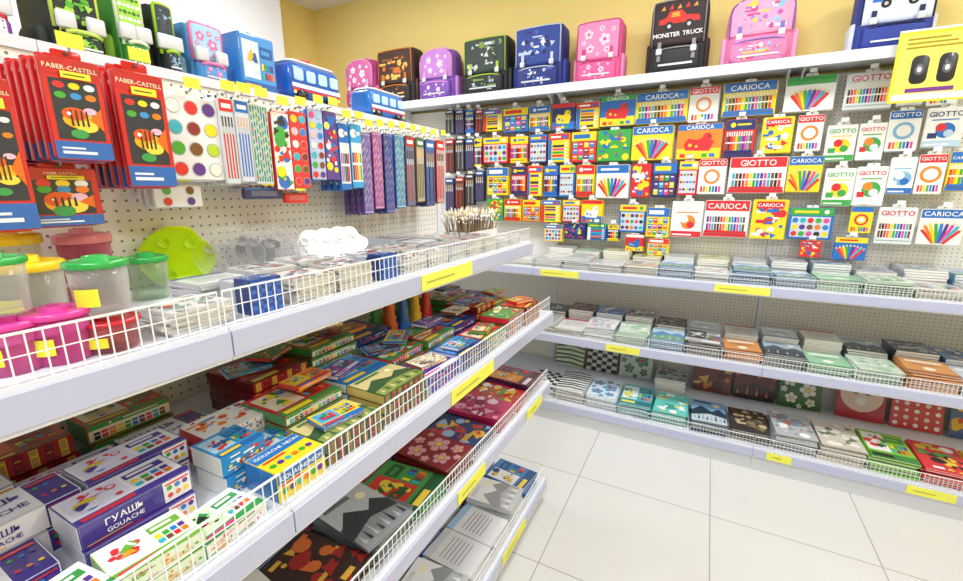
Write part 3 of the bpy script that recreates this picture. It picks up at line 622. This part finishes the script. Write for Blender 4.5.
def stack(x, y, z, w, d, t, n, cov, stl, pal, where, shelf, cname, rz=0, jit=.05, name='notebook', cat='notebook', txt='', sj=.006):
    key = (round(w,3),round(d,3),round(t,4),cov)
    zz = z+.0005; grp = f"{cat}s in the {where} on {shelf}"; mx_ = 0
    for k in range(n-1):
        if key in protos: o = protos[key].copy(); C.objects.link(o)
        else: o = book_mesh(w,d,t,cov).build(name); protos[key] = o
        mx_ = min(sj*.5, max(-sj*.5, mx_+rnd.uniform(-sj*.5,sj*.5)))
        o.location = (x+mx_, y+rnd.uniform(-sj,sj), zz); o.rotation_euler = (0,0,rz+rnd.uniform(-jit,jit)*.8); zz += t+.0004
        tag(o, f"{cname} {cat} inside {where}, {shelf}", cat, grp)
    e = book_thing(f"{cname} {cat} atop {where}, {shelf}", cat, None, name, w, d, t, cov, stl, pal, txt, random.Random(int((x*31+y*17+z*7)*100)))
    e.location = (x, y, zz); e.rotation_euler = (0,0,rz+rnd.uniform(-jit,jit))
    return zz+t
NB = [('#d4dade','ruled',['#e8ecf0','#9ab0c8','#c8d4e0'],'white ruled'),('#b4d0bc','collage',['#d4e6d4','#ffffff','#7fc090','#a8d4b0'],'pale green'),('#9cb8d4','collage',['#bcd4e8','#ffffff','#6a94c0','#8fb4d8'],'pale blue'),
      ('#e4e0d4','label',['#efece2','#b8b0a0','#9fc0d8','#c8a078'],'cream'),('#88c0a0','cover',['#98d0a8','#f8f8f4','#4a9a62'],'mint green'),('#dcdcda','checks',['#eeeeec','#b0bccc'],'white checked'),
      ('#d0d49a','collage',['#dee2b0','#ffffff','#a8b860','#f0e890'],'pale yellow'),('#6fa8d4','land',['#90bce4','#c8e0f4','#5a94c8','#7fb07a'],'sky blue'),('#b8bcc4','collage',['#ccd0d8','#7f94b0','#a8bcd0','#f4f4f4'],'grey mottled'),('#dfe4e8','collage',['#f0f2f4','#c8d8e8','#d8a8b8','#b0d0c0'],'white flecked')]
NB2 = [('#c0392b','cover',['#c84030','#ffffff','#7a1c14'],'brick red'),('#3c4a5a','collage',['#43505f','#8fa4b8','#c8d4dc','#202830'],'dark grey'),('#2f7fb0','land',['#3a88b8','#9fd0e8','#2a5a6a','#e0e8d0'],'blue landscape'),
       ('#d8904a','cover',['#e09850','#fff4e0','#a0521c'],'orange'),('#3f8f7a','dots',['#45988a','#d8f0e4','#f0c040'],'teal dotted'),('#d4d4d0','zebra',['#e2e2de','#202020'],'zebra striped'),
       ('#6f6f74','label',['#77777c','#e8e8ea','#3a3a3e','#b0b0b4'],'grey'),('#d8d4cc','ruled',['#e4e2dc','#8a98a8','#d04848'],'white red-topped'),('#23272e','collage',['#262a32','#b84a3a','#e0c060','#5a7a90'],'black patterned'),('#c4ccd4','cover',['#d0d8e0','#ffffff','#88a0b8'],'pale grey'),
       ('#5a6a78','land',['#6a7a88','#a8c0d0','#3a4a58','#2a3440'],'slate picture'),('#4a7ab8','collage',['#5a8ac8','#e8f0f8','#2a4a80','#f0d060'],'mid blue')]
for s, (zs, dep, sname) in enumerate(((RZ[0],RD[0],'upper back shelf'),(RZ[1],RD[1],'middle back shelf'))):
    rowc = 0
    for ux in (-.94, .31):
        for i in range(7):
            x = ux+nx[i]; rr = random.Random(s*100+rowc+5)
            cov, stl, pal, cn = rr.choice(NB if s == 0 or rr.random() < .35 else NB2)
            stack(x, RB-dep+.131, zs, .164, .203, .005, rr.randint(8,14), cov, stl, pal, f"{ORD[rowc]} front stack from left", sname, cn, jit=.1, sj=.014)
            cov, stl, pal, cn = rr.choice(NB if s == 0 else NB2)
            stack(x+.004, RB-dep+.131+.218, zs, .158, .188, .012, rr.randint(6,8), cov, stl, pal, f"{ORD[rowc]} rear stack from left", sname, cn, name='thick_notebook', cat='writing pad', jit=.04, sj=.003)  # rear stacks are notebooks too, modelled thicker than the front ones
            rowc += 1
for i in range(2):
    cov, stl, pal, cn = NB[(i*3) % 8]
    stack(-1.035-.18*i, RB-.325, RZ[0], .164, .2, .0095, 5, cov, stl, pal, f"{ORD[i]} stack left of the upright", 'upper back shelf', cn, name='thick_notebook', cat='writing pad')  # notebooks as well, in the thicker model
    cov, stl, pal, cn = NB2[(i*3+1) % 8]
    stack(-1.035-.18*i, RB-.425, RZ[1], .164, .2, .0095, 7, cov, stl, pal, f"{ORD[i]} stack left of the upright", 'middle back shelf', cn, name='thick_notebook', cat='writing pad')  # thicker notebooks again, one shelf down
AL = [('#dcdcda','checks',['#ececea','#17171a'],'black and white checked'),('#d8d8d4','zebra',['#e8e8e4','#1a1a1c'],'zebra striped'),('#d0dce4','flower',['#dce8f0','#5a9ac8','#c04848'],'white floral'),('#4fa8b0','label',['#58b4bc','#2a7880','#eafafa','#e8e060'],'teal'),
      ('#58c0b8','collage',['#64ccc4','#f4fcfa','#e8e060','#3a9a90'],'turquoise'),('#2c4a6a','land',['#2c4a6a','#7fb0d8','#20384c','#c8d4d8'],'dark blue'),('#3a3632','collage',['#3a3632','#8a7a60','#c8b890','#5a4a3a'],'dark brown'),('#a8acb0','collage',['#b8bcc0','#8090a0','#f4f4f4','#a86a5a'],'grey collage'),
      ('#c8c0b4','collage',['#d4ccc0','#6a7a5a','#a85a4a','#f4f0e8'],'sepia'),('#7fc03a','label',['#84c83c','#3a8a3c','#f6f6f2','#222222','#e03038'],'lime green'),('#d83038','collage',['#dc343c','#ffffff','#202024','#f0d040','#3a9a48'],'red patterned'),('#e4b028','flower',['#e8b830','#d84a2a','#3a8a3c'],'yellow floral'),('#c02c34','dots',['#c8323c','#ffffff','#f0e0e0'],'red dotted')]
for i, (cov,stl,pal,cn) in enumerate(AL):
    x = -.815+i*.184
    stack(x, RB-RD[2]+.168, RZ[2], .166, .255, .0055, 9+(i*5)%6, cov, stl, pal, f"{ORD[i]} pile from left", 'bottom back shelf', cn, name='drawing_album', cat='album', sj=.014, jit=.07)
ST = [('#c8d4c0','zebra',['#d4e0c8','#2a5a30'],'green zebra striped',-.78,.24),('#d0d0cc','checks',['#dcdcda','#303034'],'checked black and white',-.555,.2),('#3f8a50','flower',['#d4e0d4','#2f8a44','#c03030'],'white and green floral',-.33,.24),
      ('#8a3a28','collage',['#7a3020','#d8842c','#e8b860','#4a1c14'],'brown and orange',.12,.27),('#c0522c','land',['#3a2018','#d8702c','#6a2c1c','#1c1210'],'sunset picture',.345,.26),('#3f7a34','flower',['#2f6a2c','#f0f0ec','#f0d040'],'dark green daisy',.57,.22),('#b8202c','face',['#c02430','#f2d4c4','#3a1c18','#f6f6f6'],'red portrait',.84,.27),('#d03038','dots',['#d43840','#ffffff','#f0e0e0'],'red dotted',1.07,.23),('#28549a','collage',['#2c5aa4','#e8b830','#f4f4f4','#d04030'],'blue comic',1.3,.26)]
for i, (cov,stl,pal,cn,x,hh) in enumerate(ST):
    e = thing('drawing_album', f"{cn} album leaning upright at rear of bottom back shelf", 'album', group='albums leaning at the rear of the bottom shelf')
    w, t = .205, .012
    m = MB(); m.box(-w/2+.002,w/2-.002,-t/2+.001,t/2-.001,.001,hh-.002,'#f4f2ea','paper'); m.build('pages', e)
    m = MB(); m.box(-w/2,w/2,-t/2,-t/2+.001,0,hh,cov); m.box(-w/2,w/2,t/2-.001,t/2,0,hh,cov); art(m, stl, w, hh, pal, '', -t/2, random.Random(i)); m.build('cover', e)
    e.location = (x, RB-.09, RZ[2]+.0025); e.rotation_euler = (-.25,0,.05*((i%3)-1))
stack(-.105, RB-.2, RZ[2], .17, .2, .008, 14, '#a8acb0','collage',['#c4c8cc','#6a7a8a','#b04a40','#303030'], 'rear pile between leaning albums', 'bottom back shelf', 'grey speckled', name='drawing_album', cat='album', sj=.006)
# ---------------------------------------------------------------- aisle unit: middle-shelf boxes
def carton(desc, L, Wd, Ht, base, side, tstl, tpal, fstl, fpal, name='paint_box', cat='paint box'):
    e = thing(name, desc, cat)
    m = MB(); m.box(-L/2,L/2,-Wd/2,Wd/2,0,Ht,base)
    m.M = Matrix.Translation((0,-Wd/2,Ht)) @ Matrix.Rotation(-PI/2,4,'X'); art(m, tstl, L*.98, Wd*.97, tpal, '', .0003, random.Random(int(L*1e4)+len(desc)))
    m.M = Matrix.Translation((0,-Wd/2,.001)); art(m, fstl, L*.98, Ht*.94, fpal, '', .0003, random.Random(int(L*1e4)+len(desc)+3)); m.build('box_body', e)
    for s in (-1,1):
        a, b = (L/2, L/2+.0008) if s > 0 else (-L/2-.0008, -L/2)
        MB().box(a,b,-Wd/2+.001,Wd/2-.001,.001,Ht-.001,side).build('end_flap', e)
    return e
GPp = ['#f4f2f6','#45338f','#ffffff','#e03038']; GPw = ['#3f2f8a','#f4f2f6','#3b2d85','#e03038']
BX = {
 'gp': ('purple gouache box','#4a3896','#f4f2f6','label',['#f4f2f6','#4a3896','#e8e4f8','#e03038','#3aa0d8','#f4d420'],'gouache',GPp),
 'gw': ('white gouache box','#f4f2f6','#4a3896','gouache',GPw,'gouache',GPw),
 'ap': ('white fruit-patterned box','#eef4e6','#9fc840','label',['#eef4e0','#6fb030','#ffffff','#e03038','#f0a020'],'collage',['#e4f0d8','#e03038','#6fb030','#f0a020']),
 'ne': ('yellow and blue neon gouache box','#f2d21c','#1f74c0','neon',['#f4dc28','#1f74c0','#e03038'],'neon',['#f4dc28','#1f74c0','#e03038']),
 'by': ('blue and yellow box','#f2d21c','#1f74c0','label',['#f4d420','#1f74c0','#5ab0e0','#e03038','#3a9a48'],'collage',['#2a80cc','#f4d420','#e03038','#ffffff']),
 'bl': ('sky blue box','#2a8fd0','#f4f4f0','label',['#3a9fdc','#1a6ab0','#bfe4f8','#f4d420','#e03038'],'collage',['#2a8fd0','#e03038','#f4d420','#ffffff']),
 'oc': ('white and red box','#f4f2ee','#d8282e','collage',['#f6f4f0','#e0342c','#f08a30','#e0342c','#2a6ab0'],'collage',['#f4f2ee','#e0342c','#f0a020','#2a6ab0']),
 'rd': ('dark red set','#a81c26','#6a1014','label',['#b41e28','#6a1014','#e05a3a','#f0c840','#3a8a48'],'stripes',['#a81c24','#d8c040','#6a0c14']),
 'rg': ('red picture set','#c81c28','#3a9a48','label',['#cc222c','#2a8a40','#f0e4c8','#f4d420','#2a70b8'],'pens',['#f2ead0','#3a9a48','#ffffff']),
 'ld': ('landscape picture set','#3a6a3c','#c8b060','land',['#4a7a48','#d8c888','#3a5a34','#8a9a4a'],'stripes',['#2a4a2c','#b89040','#c03a28']),
 'pu': ('violet clay box','#3a34a0','#e8e4f4','label',['#3a34a0','#e8e4f4','#5a58c8','#e03a80','#f4d420'],'collage',['#3a34a0','#f0f0f8','#e03a80']),
 'gr': ('green set','#1f7a38','#e03038','collage',['#2a8a40','#e03038','#f4d420','#78c060','#f4f0e0'],'pens',['#24743a','#e03038','#ffffff']),
 'or': ('orange clay box','#f09020','#e03038','label',['#f49a24','#e03038','#f8dc30','#2a80cc'],'collage',['#f09020','#2a80cc','#ffffff']),
 'nv': ('royal blue set','#1c4498','#c8d0e8','label',['#1e50a8','#0f2868','#5a9ae0','#f0c030','#e03038'],'collage',['#1c3478','#e8b830','#d83038','#f4f4f4']),
 'dk': ('dark violet gouache box','#2a2060','#f0eef6','gouache',['#f4f2f6','#2c2266','#ffffff','#f0a020'],'gouache',['#f4f2f6','#2c2266','#ffffff','#f0a020']),
 'pn': ('white green patterned box','#f2f4ee','#3a9a48','label',['#f4f6f0','#3a9a48','#d8f0c8','#e03a80','#222222'],'collage',['#f2f4ee','#3a9a48','#e03a80','#f0a020']),
 'cr': ('cream picture box','#e8dcc0','#8a4a28','collage',['#efe4c8','#8a4a28','#c8a050','#3a6a8a'],'pens',['#efe4c8','#8a4a28','#ffffff'])}
bproto = {}
def cell(k, n, loc, L, Wd, ht, where, jr=.025, r0=0, tops=True):
    desc, base, side, ts, tp, fs, fp = BX[k]
    for j in range(n):
        lb = f"{desc}, {ORD[n-1-j]} from top, {where}" if tops else f"{desc} {where}"
        lc = (loc[0]+rnd.uniform(-.003,.003), loc[1]+rnd.uniform(-.003,.003), loc[2]+j*(ht+.003)); rz = PI/2+r0+rnd.uniform(-jr,jr); kk = (k,L,Wd,ht)
        if kk in bproto: e = dup(bproto[kk], lc, rz, lb)
        else:
            e = carton(lb, L, Wd, ht, base, side, ts, tp, fs, fp); bproto[kk] = e; e.location = lc; e.rotation_euler = (0,0,rz)
        e['group'] = 'boxes on the middle aisle shelf'
Zm = LZ[1]+.0005
for (k,n,x,y,wh) in [('gw',1,-.70,.085,'second near column'),('gp',2,-.685,.236,'beside the small front boxes'),('gw',2,-.775,.14,'behind the front purple pair'),('dk',2,-.87,.10,'rear near corner'),
                     ('gp',2,-.775,.28,'third near column'),('gp',1,-.87,.24,'rear near column'),('gw',1,-.87,.38,'rear column by the red sets'),('rd',2,-.965,.20,'against the board near corner'),('rg',2,-.965,.35,'against the board by the near gouache')]:
    cell(k, n, (x,y,Zm), .132, .08, .034, wh+' of middle aisle shelf')
for i,(x,y,ce,r0,ht) in enumerate([(-.582,.12,'pn2',.15,.02),(-.585,.212,'ap2',-.1,.02),(-.582,.30,'pn1',.1,.022),(-.583,.415,'ne1',.02,.05),(-.667,.375,'bl2',.03,.034),(-.667,.455,'bl1',-.05,.034)]):
    cell(ce[:2], int(ce[2]), (x,y,Zm), .094 if ce[:2] != 'bl' else .076, .076, ht, f"{ORD[i]} small near pile, middle aisle shelf", .03, r0)
cell('oc', 2, (-.765,.43,Zm), .12, .085, .028, 'behind the sky blue boxes, middle aisle shelf')
colsF = [(-.598,'front',.104),(-.72,'second',.125),(-.865,'rear',.15)]
far = ['ld2 rg3 rd4','ld3 bl3 rg5','pu2 gr3 nv4','nv2 rg3 xx0','rg2 nv3 xx0','gr3 rd4 rg4','rd3 rg3 nv3']
LO = ['by','or','bl','gr','pu','rg','cr','nv']; q_ = 0
for r, line in enumerate(far):
    for c, ce in enumerate(line.split()):
        k, n = ce[:2], int(ce[2])
        if not n: continue
        y = (.545 if c < 2 else .575)+.152*r
        cell(k, n, (colsF[c][0], y, Zm), .14, colsF[c][2], .02, f"{ORD[r]} far row, {colsF[c][1]} column, aisle shelf", .05)
        zt = Zm+n*.023+.001
        for u_ in ((-.03,.035) if c else (.0,)):   # loose thin packets on top at mixed angles
            if (r*3+c+int(u_*1000)) % 4 == 3: continue
            kk = LO[q_ % 8]; q_ += 1
            cell(kk, 1, (colsF[c][0], y+u_, zt if u_ <= 0 else zt+.013), .088, .058, .009, f"lying askew, {ORD[r]} far row, {colsF[c][1]} column, {'lower' if u_<=0 else 'upper'}", .1, rnd.uniform(-.5,.5), False)
for k, (cc, nn) in enumerate((('#e8641c','orange'),('#3aa048','green'),('#2a70c8','blue'),('#e8641c','dark orange'),('#f0c020','yellow'),('#3aa048','leaf green'),('#d82c30','red'),('#48b0a0','teal'))):
    e = thing('stacking_cone', f"{nn} ribbed plastic cone standing at rear of middle aisle shelf", 'cone', (-.835-.068*(k%2), 1.0+.063*(k//2)+.01*(k%2), Zm), 0, 'coloured cones behind the boxes'); e.scale = (1,1,1.15)
    m = MB(); m.lathe([(.028,0.004),(.03,.01)]+[q for j in range(5) for q in ((.027-.0035*j,.012+.02*j),(.029-.0035*j,.026+.02*j))]+[(.008,.135),(.001,.142)], cc, 'plastic', 16); m.build('cone_body', e)
    m = MB(); m.lathe([(.03,0),(.03,.006),(.028,.008)], '#f0f0ee', 'plastic', 16); m.build('base_ring', e)
# ---- lower aisle shelves: colouring books
CB = [('#20201c','collage',['#26241e','#e0802c','#b83028','#8a8a3a','#3a4a5a'],'dark patterned'),('#2a1c1c','collage',['#3a2420','#d87030','#e0b040','#a02820'],'dark orange'),('#70767a','land',['#70767a','#c8ccd0','#3a3e42','#9a9ea2'],'grey photographic'),('#3a8a4a','label',['#48984a','#1f5a2c','#d8382c','#f0d040','#ffffff'],'green and red'),
      ('#7a1c24','flower',['#8a2028','#e0a0a8','#f0d040'],'dark red floral'),('#c02860','collage',['#c83068','#f4a0c0','#8a1840','#f8d8e4'],'magenta'),('#c82028','collage',['#d02a30','#f4d020','#2a9a48','#ffffff'],'bright red'),('#283c6a','collage',['#2c4274','#e8b830','#d04030','#9fc0e0'],'navy comic'),('#b8b4ac','land',['#c8c4bc','#e8e4dc','#7a6a5a','#5a5248'],'sepia'),('#6a2a5a','label',['#74306a','#3a1440','#f0a030','#e8e0f0','#30a0b0'],'plum patterned')]
for r in range(10):
    for c, X in enumerate((-.64,-.845)):
        cov,stl,pal,cn = CB[[0,8,1,2,3,4,7,5,6,9][(r+c*4) % 10]]
        stack(X, .20+.146*r, LZ[2], .136, .185, .005, 6+(r*3+c*2)%6, cov, stl, pal, f"{ORD[r]} {'rear' if c else 'front'} pile from near end", 'lower aisle shelf', cn, rz=PI/2, jit=.16, name='colouring_book', cat='colouring book', sj=.01)
CD = [('#5a3a8a','collage',['#6a48a0','#e83a80','#f4d020','#3aa0d8'],'violet'),('#d0d0d2','ruled',['#e0e0e2','#7a7e84','#c8ccd0'],'white sketch'),('#c8cace','land',['#dcdee0','#f4f4f4','#989ca0','#c0c2c4'],'pale drawing'),('#d4d4d8','ruled',['#e2e2e6','#5a5e64','#a0c0e0'],'white lined'),('#2a70b8','label',['#3280c8','#184a80','#ffffff','#f0d040'],'blue'),('#b8bcc0','collage',['#d8dade','#505458','#8a8e94','#f4f4f4'],'grey line-art')]
for r in range(7):
    for c, X in enumerate((-.64,-.845)):
        cov,stl,pal,cn = CD[[0,5,2,1,3,2,4,5][(r+c*3) % 8]]
        stack(X, .6+.15*r, LZ[3], .138, .185, .008, 5+(r*3+c)%4, cov, stl, pal, f"{ORD[r]} {'rear' if c else 'front'} pile from near end", 'bottom aisle shelf', cn, rz=PI/2, jit=.13, name='colouring_book', cat='colouring book')
# ---------------------------------------------------------------- aisle unit: top display shelf
Z1 = LZ[0]+.0006
def pot(loc, r, h, lid, body, label, label_tag=True, mat='clear'):
    e = thing('paint_pot', label, 'paint pot', loc, 0, 'lidded paint pots')
    m = MB(); m.lathe([(r*.8,0),(r*.84,.002),(r*.9,h*.5),(r*.93,h*.52),(r*.93,h*.55),(r*.9,h*.56),(r*.93,h*.78),(r*.9,h*.78),(r*.8,.006),(0.001,.006)], body, mat, 28); m.build('jar', e)
    m = MB(); n = 56; secs = []
    for q, z, cog in [(.98,.78,1),(1.0,.79,1),(1.0,.87,1),(.95,.89,0),(.8,.9,0),(.78,.88,0),(.42,.88,0),(.4,.96,0),(.3,.96,0),(.28,.93,0),(.001,.93,0)]:
        secs.append([((q+(.025 if cog and i%4<2 else 0))*r*math.cos(2*PI*i/n), (q+(.025 if cog and i%4<2 else 0))*r*math.sin(2*PI*i/n), z*h) for i in range(n)])
    m.loft(secs, lid, 'plastic'); m.build('lid', e)
    if label_tag:
        m = MB(); n = 6; a0 = -1.3; q = r*.965; vs = []
        for k in range(n+1):
            a = a0+k*.14; vs += [(q*math.cos(a),q*math.sin(a),h*.2),(q*math.cos(a),q*math.sin(a),h*.48)]
        m.add(vs, [(2*k,2*k+2,2*k+3,2*k+1) for k in range(n)], '#ecea3c', 'paper'); m.build('sticker', e)
    return e
p = onZ(20,372,LZ[0]); px_, py_ = p.x-.012, p.y
pot((px_,py_,Z1), .031, .066, '#e83fa0', '#f478c0', 'small pink lidded pot underneath a green-lidded one at front left', mat='tint')
pot((px_,py_,Z1+.067), .03, .07, '#2fa84a', '#fafcfa', 'green-lidded clear pot stacked over the pink pot at front left')
p = onZ(72,362,LZ[0]); pot((p.x-.02,p.y,Z1), .033, .07, '#e83fa0', '#f268b8', 'pink-lidded pot with yellow sticker beside the guard', mat='tint')
p = onZ(124,348,LZ[0]); p.x -= .014; p.y -= .006
pot((p.x,p.y,Z1), .034, .045, '#c8202c', '#f0c0c0', 'low red-lidded pot supporting a green-lidded pot')
pot((p.x,p.y,Z1+.046), .032, .078, '#2fa84a', '#fafcfa', 'green-lidded clear pot stacked over the red-lidded pot')
pot((-.852,.235,Z1), .044, .115, '#f5cf1c', '#fafaf4', 'large yellow-lidded clear pot with yellow sticker')
pot((-.98,.255,Z1), .044, .15, '#f5cf1c', '#faf8ee', 'tall yellow-lidded pot behind the large one', False)
pot((-.985,.355,Z1), .04, .14, '#ee8a94', '#f8c4d0', 'coral-lidded pale pink pot behind the yellow-lidded ones', False)
pot((-.93,.422,Z1), .034, .09, '#2fa84a', '#f0f8ee', 'green-lidded pot next to the neon yellow palette', False)
pot((-.885,.335,Z1), .032, .1, '#2fa84a', '#fae8f2', 'green-lidded pot behind the stacked green and red ones', False)
pot((-.79,.155,Z1), .032, .085, '#e83fa0', '#f8d0e8', 'pink-lidded clear pot behind the front stacked pots', False)
def palette(label, col, mat, w, h, loc, rz, lean, group=None, wells=7, lobes=0):
    e = thing('paint_palette', label, 'palette', loc, rz, group); e.rotation_euler = (lean,0,rz)
    n = 40
    def P(k, s):
        a = 2*PI*k/n; rr = 1-.14*math.exp(-((a-PI*.25)/.35)**2)-(lobes*(1-abs(math.cos(a*3))))
        return (math.cos(a)*w/2*rr*s, h/2+math.sin(a)*h/2*rr*s)
    zmin = min(P(k,1.0)[1] for k in range(n))
    m = MB(); secs = []
    for y, s in ((0,.96),(-.004,1.0),(-.005,.985),(-.002,.93),(-.0015,.5)): secs.append([(P(k,s)[0], y, P(k,s)[1]-zmin) for k in range(n)])
    m.loft(secs, col, mat, True, True); m.build('tray', e)
    for k in range(wells):
        a = .9+2*PI*k/(wells+1.5); cx, cz = math.cos(a)*w*.3, h/2+math.sin(a)*h*.3-zmin
        m = MB(); m.M = Matrix.Translation((cx,-.0025,cz)) @ Matrix.Rotation(PI/2,4,'X'); r = w*.085
        m.lathe([(r,0),(r*1.02,.003),(r*.85,.003),(r*.7,.001),(.001,.0005)], col, mat, 12); m.build('paint_well', e)
    return e
NE = '#eaff1c'
palette('neon yellow translucent palette standing beside green-lidded pot', NE, 'tint', .14, .125, (-.985,.505,Z1), 1.1, -.15, None, 4, .05)
palette('neon yellow palette leaning right behind the front neon one', NE, 'plastic', .13, .13, (-1.01,.525,Z1), 1.1, -.12, None, 0, .04)
for k in range(6):
    palette(f"clear plastic palette, {ORD[k]} of the nested transparent row", '#ffffff', 'clear', .14, .122-.008*(k%3), (-.93-.01*(k%2), .585+.034*k, Z1), .95, -.22, 'clear palettes nested in a row', 2)
for k in range(3):
    palette(f"white lobed plastic palette, {ORD[k]} from left beside the clear ones", '#ffffff', 'plastic', .13, .115, (-.905-.01*k, .81+.06*k, Z1), .9, -.45, 'white lobed palettes beside the clear ones', 6, .16)
CP = [('#dcdcda','collage',['#e8e8e6','#a8b4c0','#7a90a8','#d84848','#c8c8c8'],'white printed'),('#d4d8dc','ruled',['#e6eaee','#8a98a8','#3a4fa0'],'white blue-topped'),('#dcd8d0','collage',['#e9e5dc','#d04848','#a8b8c8','#405a90'],'white red-marked'),('#d0d6dc','label',['#e6ebf0','#5a7ab0','#b8c0ca','#d84848'],'pale blue-marked')]
for r in range(12):
    y = .352+.106*r
    for c, X in enumerate((-.69,-.795,-.9)):
        if (c == 1 and not .43 < y < 1.34) or (c == 0 and r in (1,4)) or (c == 2 and not 1.04 < y < 1.34): continue
        cov, stl, pal, cn = CP[(r*3+c*2+r//3) % 4]
        stack(X, y, LZ[0], .094, .092, .0045, 7+(r+c)%5, cov, stl, pal, f"{ORD[r]} {('front','middle','rear')[c]} stack from near end", 'display shelf', cn, rz=PI/2, jit=.13, name='card_pack', cat='card pack', sj=.004)
for (y, n) in ((.458,'nearer'),(.776,'farther')):
    e = carton(f"{n} small dark blue carton standing by the display shelf guard", .058, .04, .058, '#1c4a9c', '#16387a', 'collage', ['#1c4a9c','#3a78d0','#ffffff'], 'checks', ['#1c4a9c','#3a70c8'], 'glue_box', 'carton')
    e.location = (-.663, y, Z1); e.rotation_euler = (0,0,PI/2)
    e = carton(f"white carton stacked behind the {n} dark blue carton", .055, .04, .05, '#e4e6ea', '#c8ccd4', 'ruled', ['#e8eaee','#5a7ab0','#1c4a9c'], 'ruled', ['#e8eaee','#5a7ab0','#1c4a9c'], 'glue_box', 'carton')
    e.location = (-.712, y+.003, Z1); e.rotation_euler = (0,0,PI/2)
bx = thing('brush_box', 'open white box full of upright paint brushes at aisle shelf end', 'box', (-.82,1.49,Z1), PI/2)
L, W_, Hh, t = .23, .11, .05, .003
MB().box(-L/2,L/2,-W_/2,-W_/2+t,0,Hh,'#f2f2f0','plastic').build('front_panel', bx)
MB().box(-L/2,L/2,W_/2-t,W_/2,0,Hh,'#f2f2f0','plastic').build('rear_panel', bx)
for s in (-1,1): MB().box(s*(L/2-t/2)-t/2,s*(L/2-t/2)+t/2,-W_/2+t,W_/2-t,0,Hh,'#f2f2f0','plastic').build('side_panel', bx)
MB().box(-L/2+t,L/2-t,-W_/2+t,W_/2-t,0,.002,'#e8e8e6','plastic').build('bottom', bx)
brp = {}
for k in range(84):
    u_ = (k % 21)/20; yy = 1.49-.104+.208*u_; xx = -.82+(-.038,-.013,.013,.038)[k//21]+rnd.uniform(-.006,.006); kk = k % 4
    if kk not in brp:
        m = MB(); c = ('#d8b27c','#ece4d4','#c8945a','#e0c8a0')[kk]
        m.lathe([(.0024,0),(.0032,.02),(.0024,.1),(.0026,.1)],c,'print',6); m.lathe([(.0026,.1),(.0032,.115)],'#d8dce0','metal',6); m.lathe([(.0032,.115),(.0045,.126),(.0008,.142)],('#f0e4c4','#f8f4e8','#e8d4a8','#b08a5a')[kk],'paper',6)
        o = brp[kk] = m.build('paint_brush')
    else: o = brp[kk].copy(); C.objects.link(o)
    o.location = (xx, yy, Z1+.003); o.rotation_euler = (-(u_-.5)*.7+rnd.uniform(-.1,.1), rnd.uniform(-.16,.16), 0); o.scale = (1.1,1.1,rnd.uniform(.75,.98))
    tag(o, 'thin paint brush standing in the white box at aisle shelf end', 'paint brush', 'brushes in the white box')
e = thing('advert_sheet', 'yellow advert sheet with two black gadgets hanging from top shelf at right', 'poster')
a = onY(894,66,2.675); b = onY(975,66,2.675); zt = onY(930,30,2.675).z; zb = onY(930,101,2.675).z; w = b.x-a.x; h = zt-zb
m = MB(); m.box(-w/2,w/2,-.001,.001,0,h,'#f2e03a','paper'); m.rect(-w*.46,h*.1,w*.46,h*.95,-.0016,'#f6e868','paper')
for k in range(3): m.rect(-w*.38,h*(.76+.06*k),w*(.34-.1*k),h*(.785+.06*k),-.0022,'#a89020','paper')
for s in (-1,1):
    m.slab(w*.22,h*.4,.002,w*.08,.0005,'#18181c','print',y=-.0016,cx=s*w*.17,z0=h*.26); m.disc(s*w*.17,h*.46,w*.06,h*.08,-.0042,'#55585e','print',12); m.disc(s*w*.17,h*.46,w*.03,h*.04,-.0047,'#e8e8ea','print',10)
m.rect(-w*.46,h*.03,w*.46,h*.12,-.0018,'#f0f0ec','paper'); m.rect(-w*.3,h*.14,w*.3,h*.2,-.0022,'#7a3a8a','paper'); m.build('sheet', e)
MB().box(-w/2,w/2,-.002,.002,h+.0005,h+.008,'#dfe2ea','plastic').build('hanging_clip', e)
e.location = ((a.x+b.x)/2, 2.675, zb)
# ---------------------------------------------------------------- lights
for i, (x, y, nm) in enumerate(((-.1,1.55,'middle'),(1.7,1.55,'right'),(-1.9,1.6,'left'),(-.2,-.6,'rear middle'),(1.6,-.6,'rear right'))):
    e = thing('ceiling_light', f"{nm} square recessed ceiling light panel", 'ceiling light', (x,y,2.84))
    m = MB(); m.box(-.32,.32,-.32,.32,-.012,0,'#f4f4f4','paint'); m.build('frame', e)
    m = MB(); m.box(-.29,.29,-.29,.29,-.016,-.012,'#ffffff','lamp'); m.build('diffuser', e)
    l = bpy.data.lights.new('panel_light','AREA'); l.shape='SQUARE'; l.size=.58; l.energy = 25; l.color=(.96,.985,1)
    lo = bpy.data.objects.new('panel_light', l); C.objects.link(lo); lo.location=(x,y,2.80)
w = bpy.data.worlds.new('World'); scene.world = w; w.use_nodes = True
w.node_tree.nodes['Background'].inputs[0].default_value = (.93,.965,1,1); w.node_tree.nodes['Background'].inputs[1].default_value = .62
scene.view_settings.view_transform = 'Standard'
cam = bpy.data.cameras.new('Camera'); cam.lens = F/963*36; cam.sensor_width = 36; cam.clip_start = .02
co = bpy.data.objects.new('Camera', cam); C.objects.link(co); co.location = (0,0,H); co.rotation_euler = (PI/2-PT,0,TH)
scene.camera = co
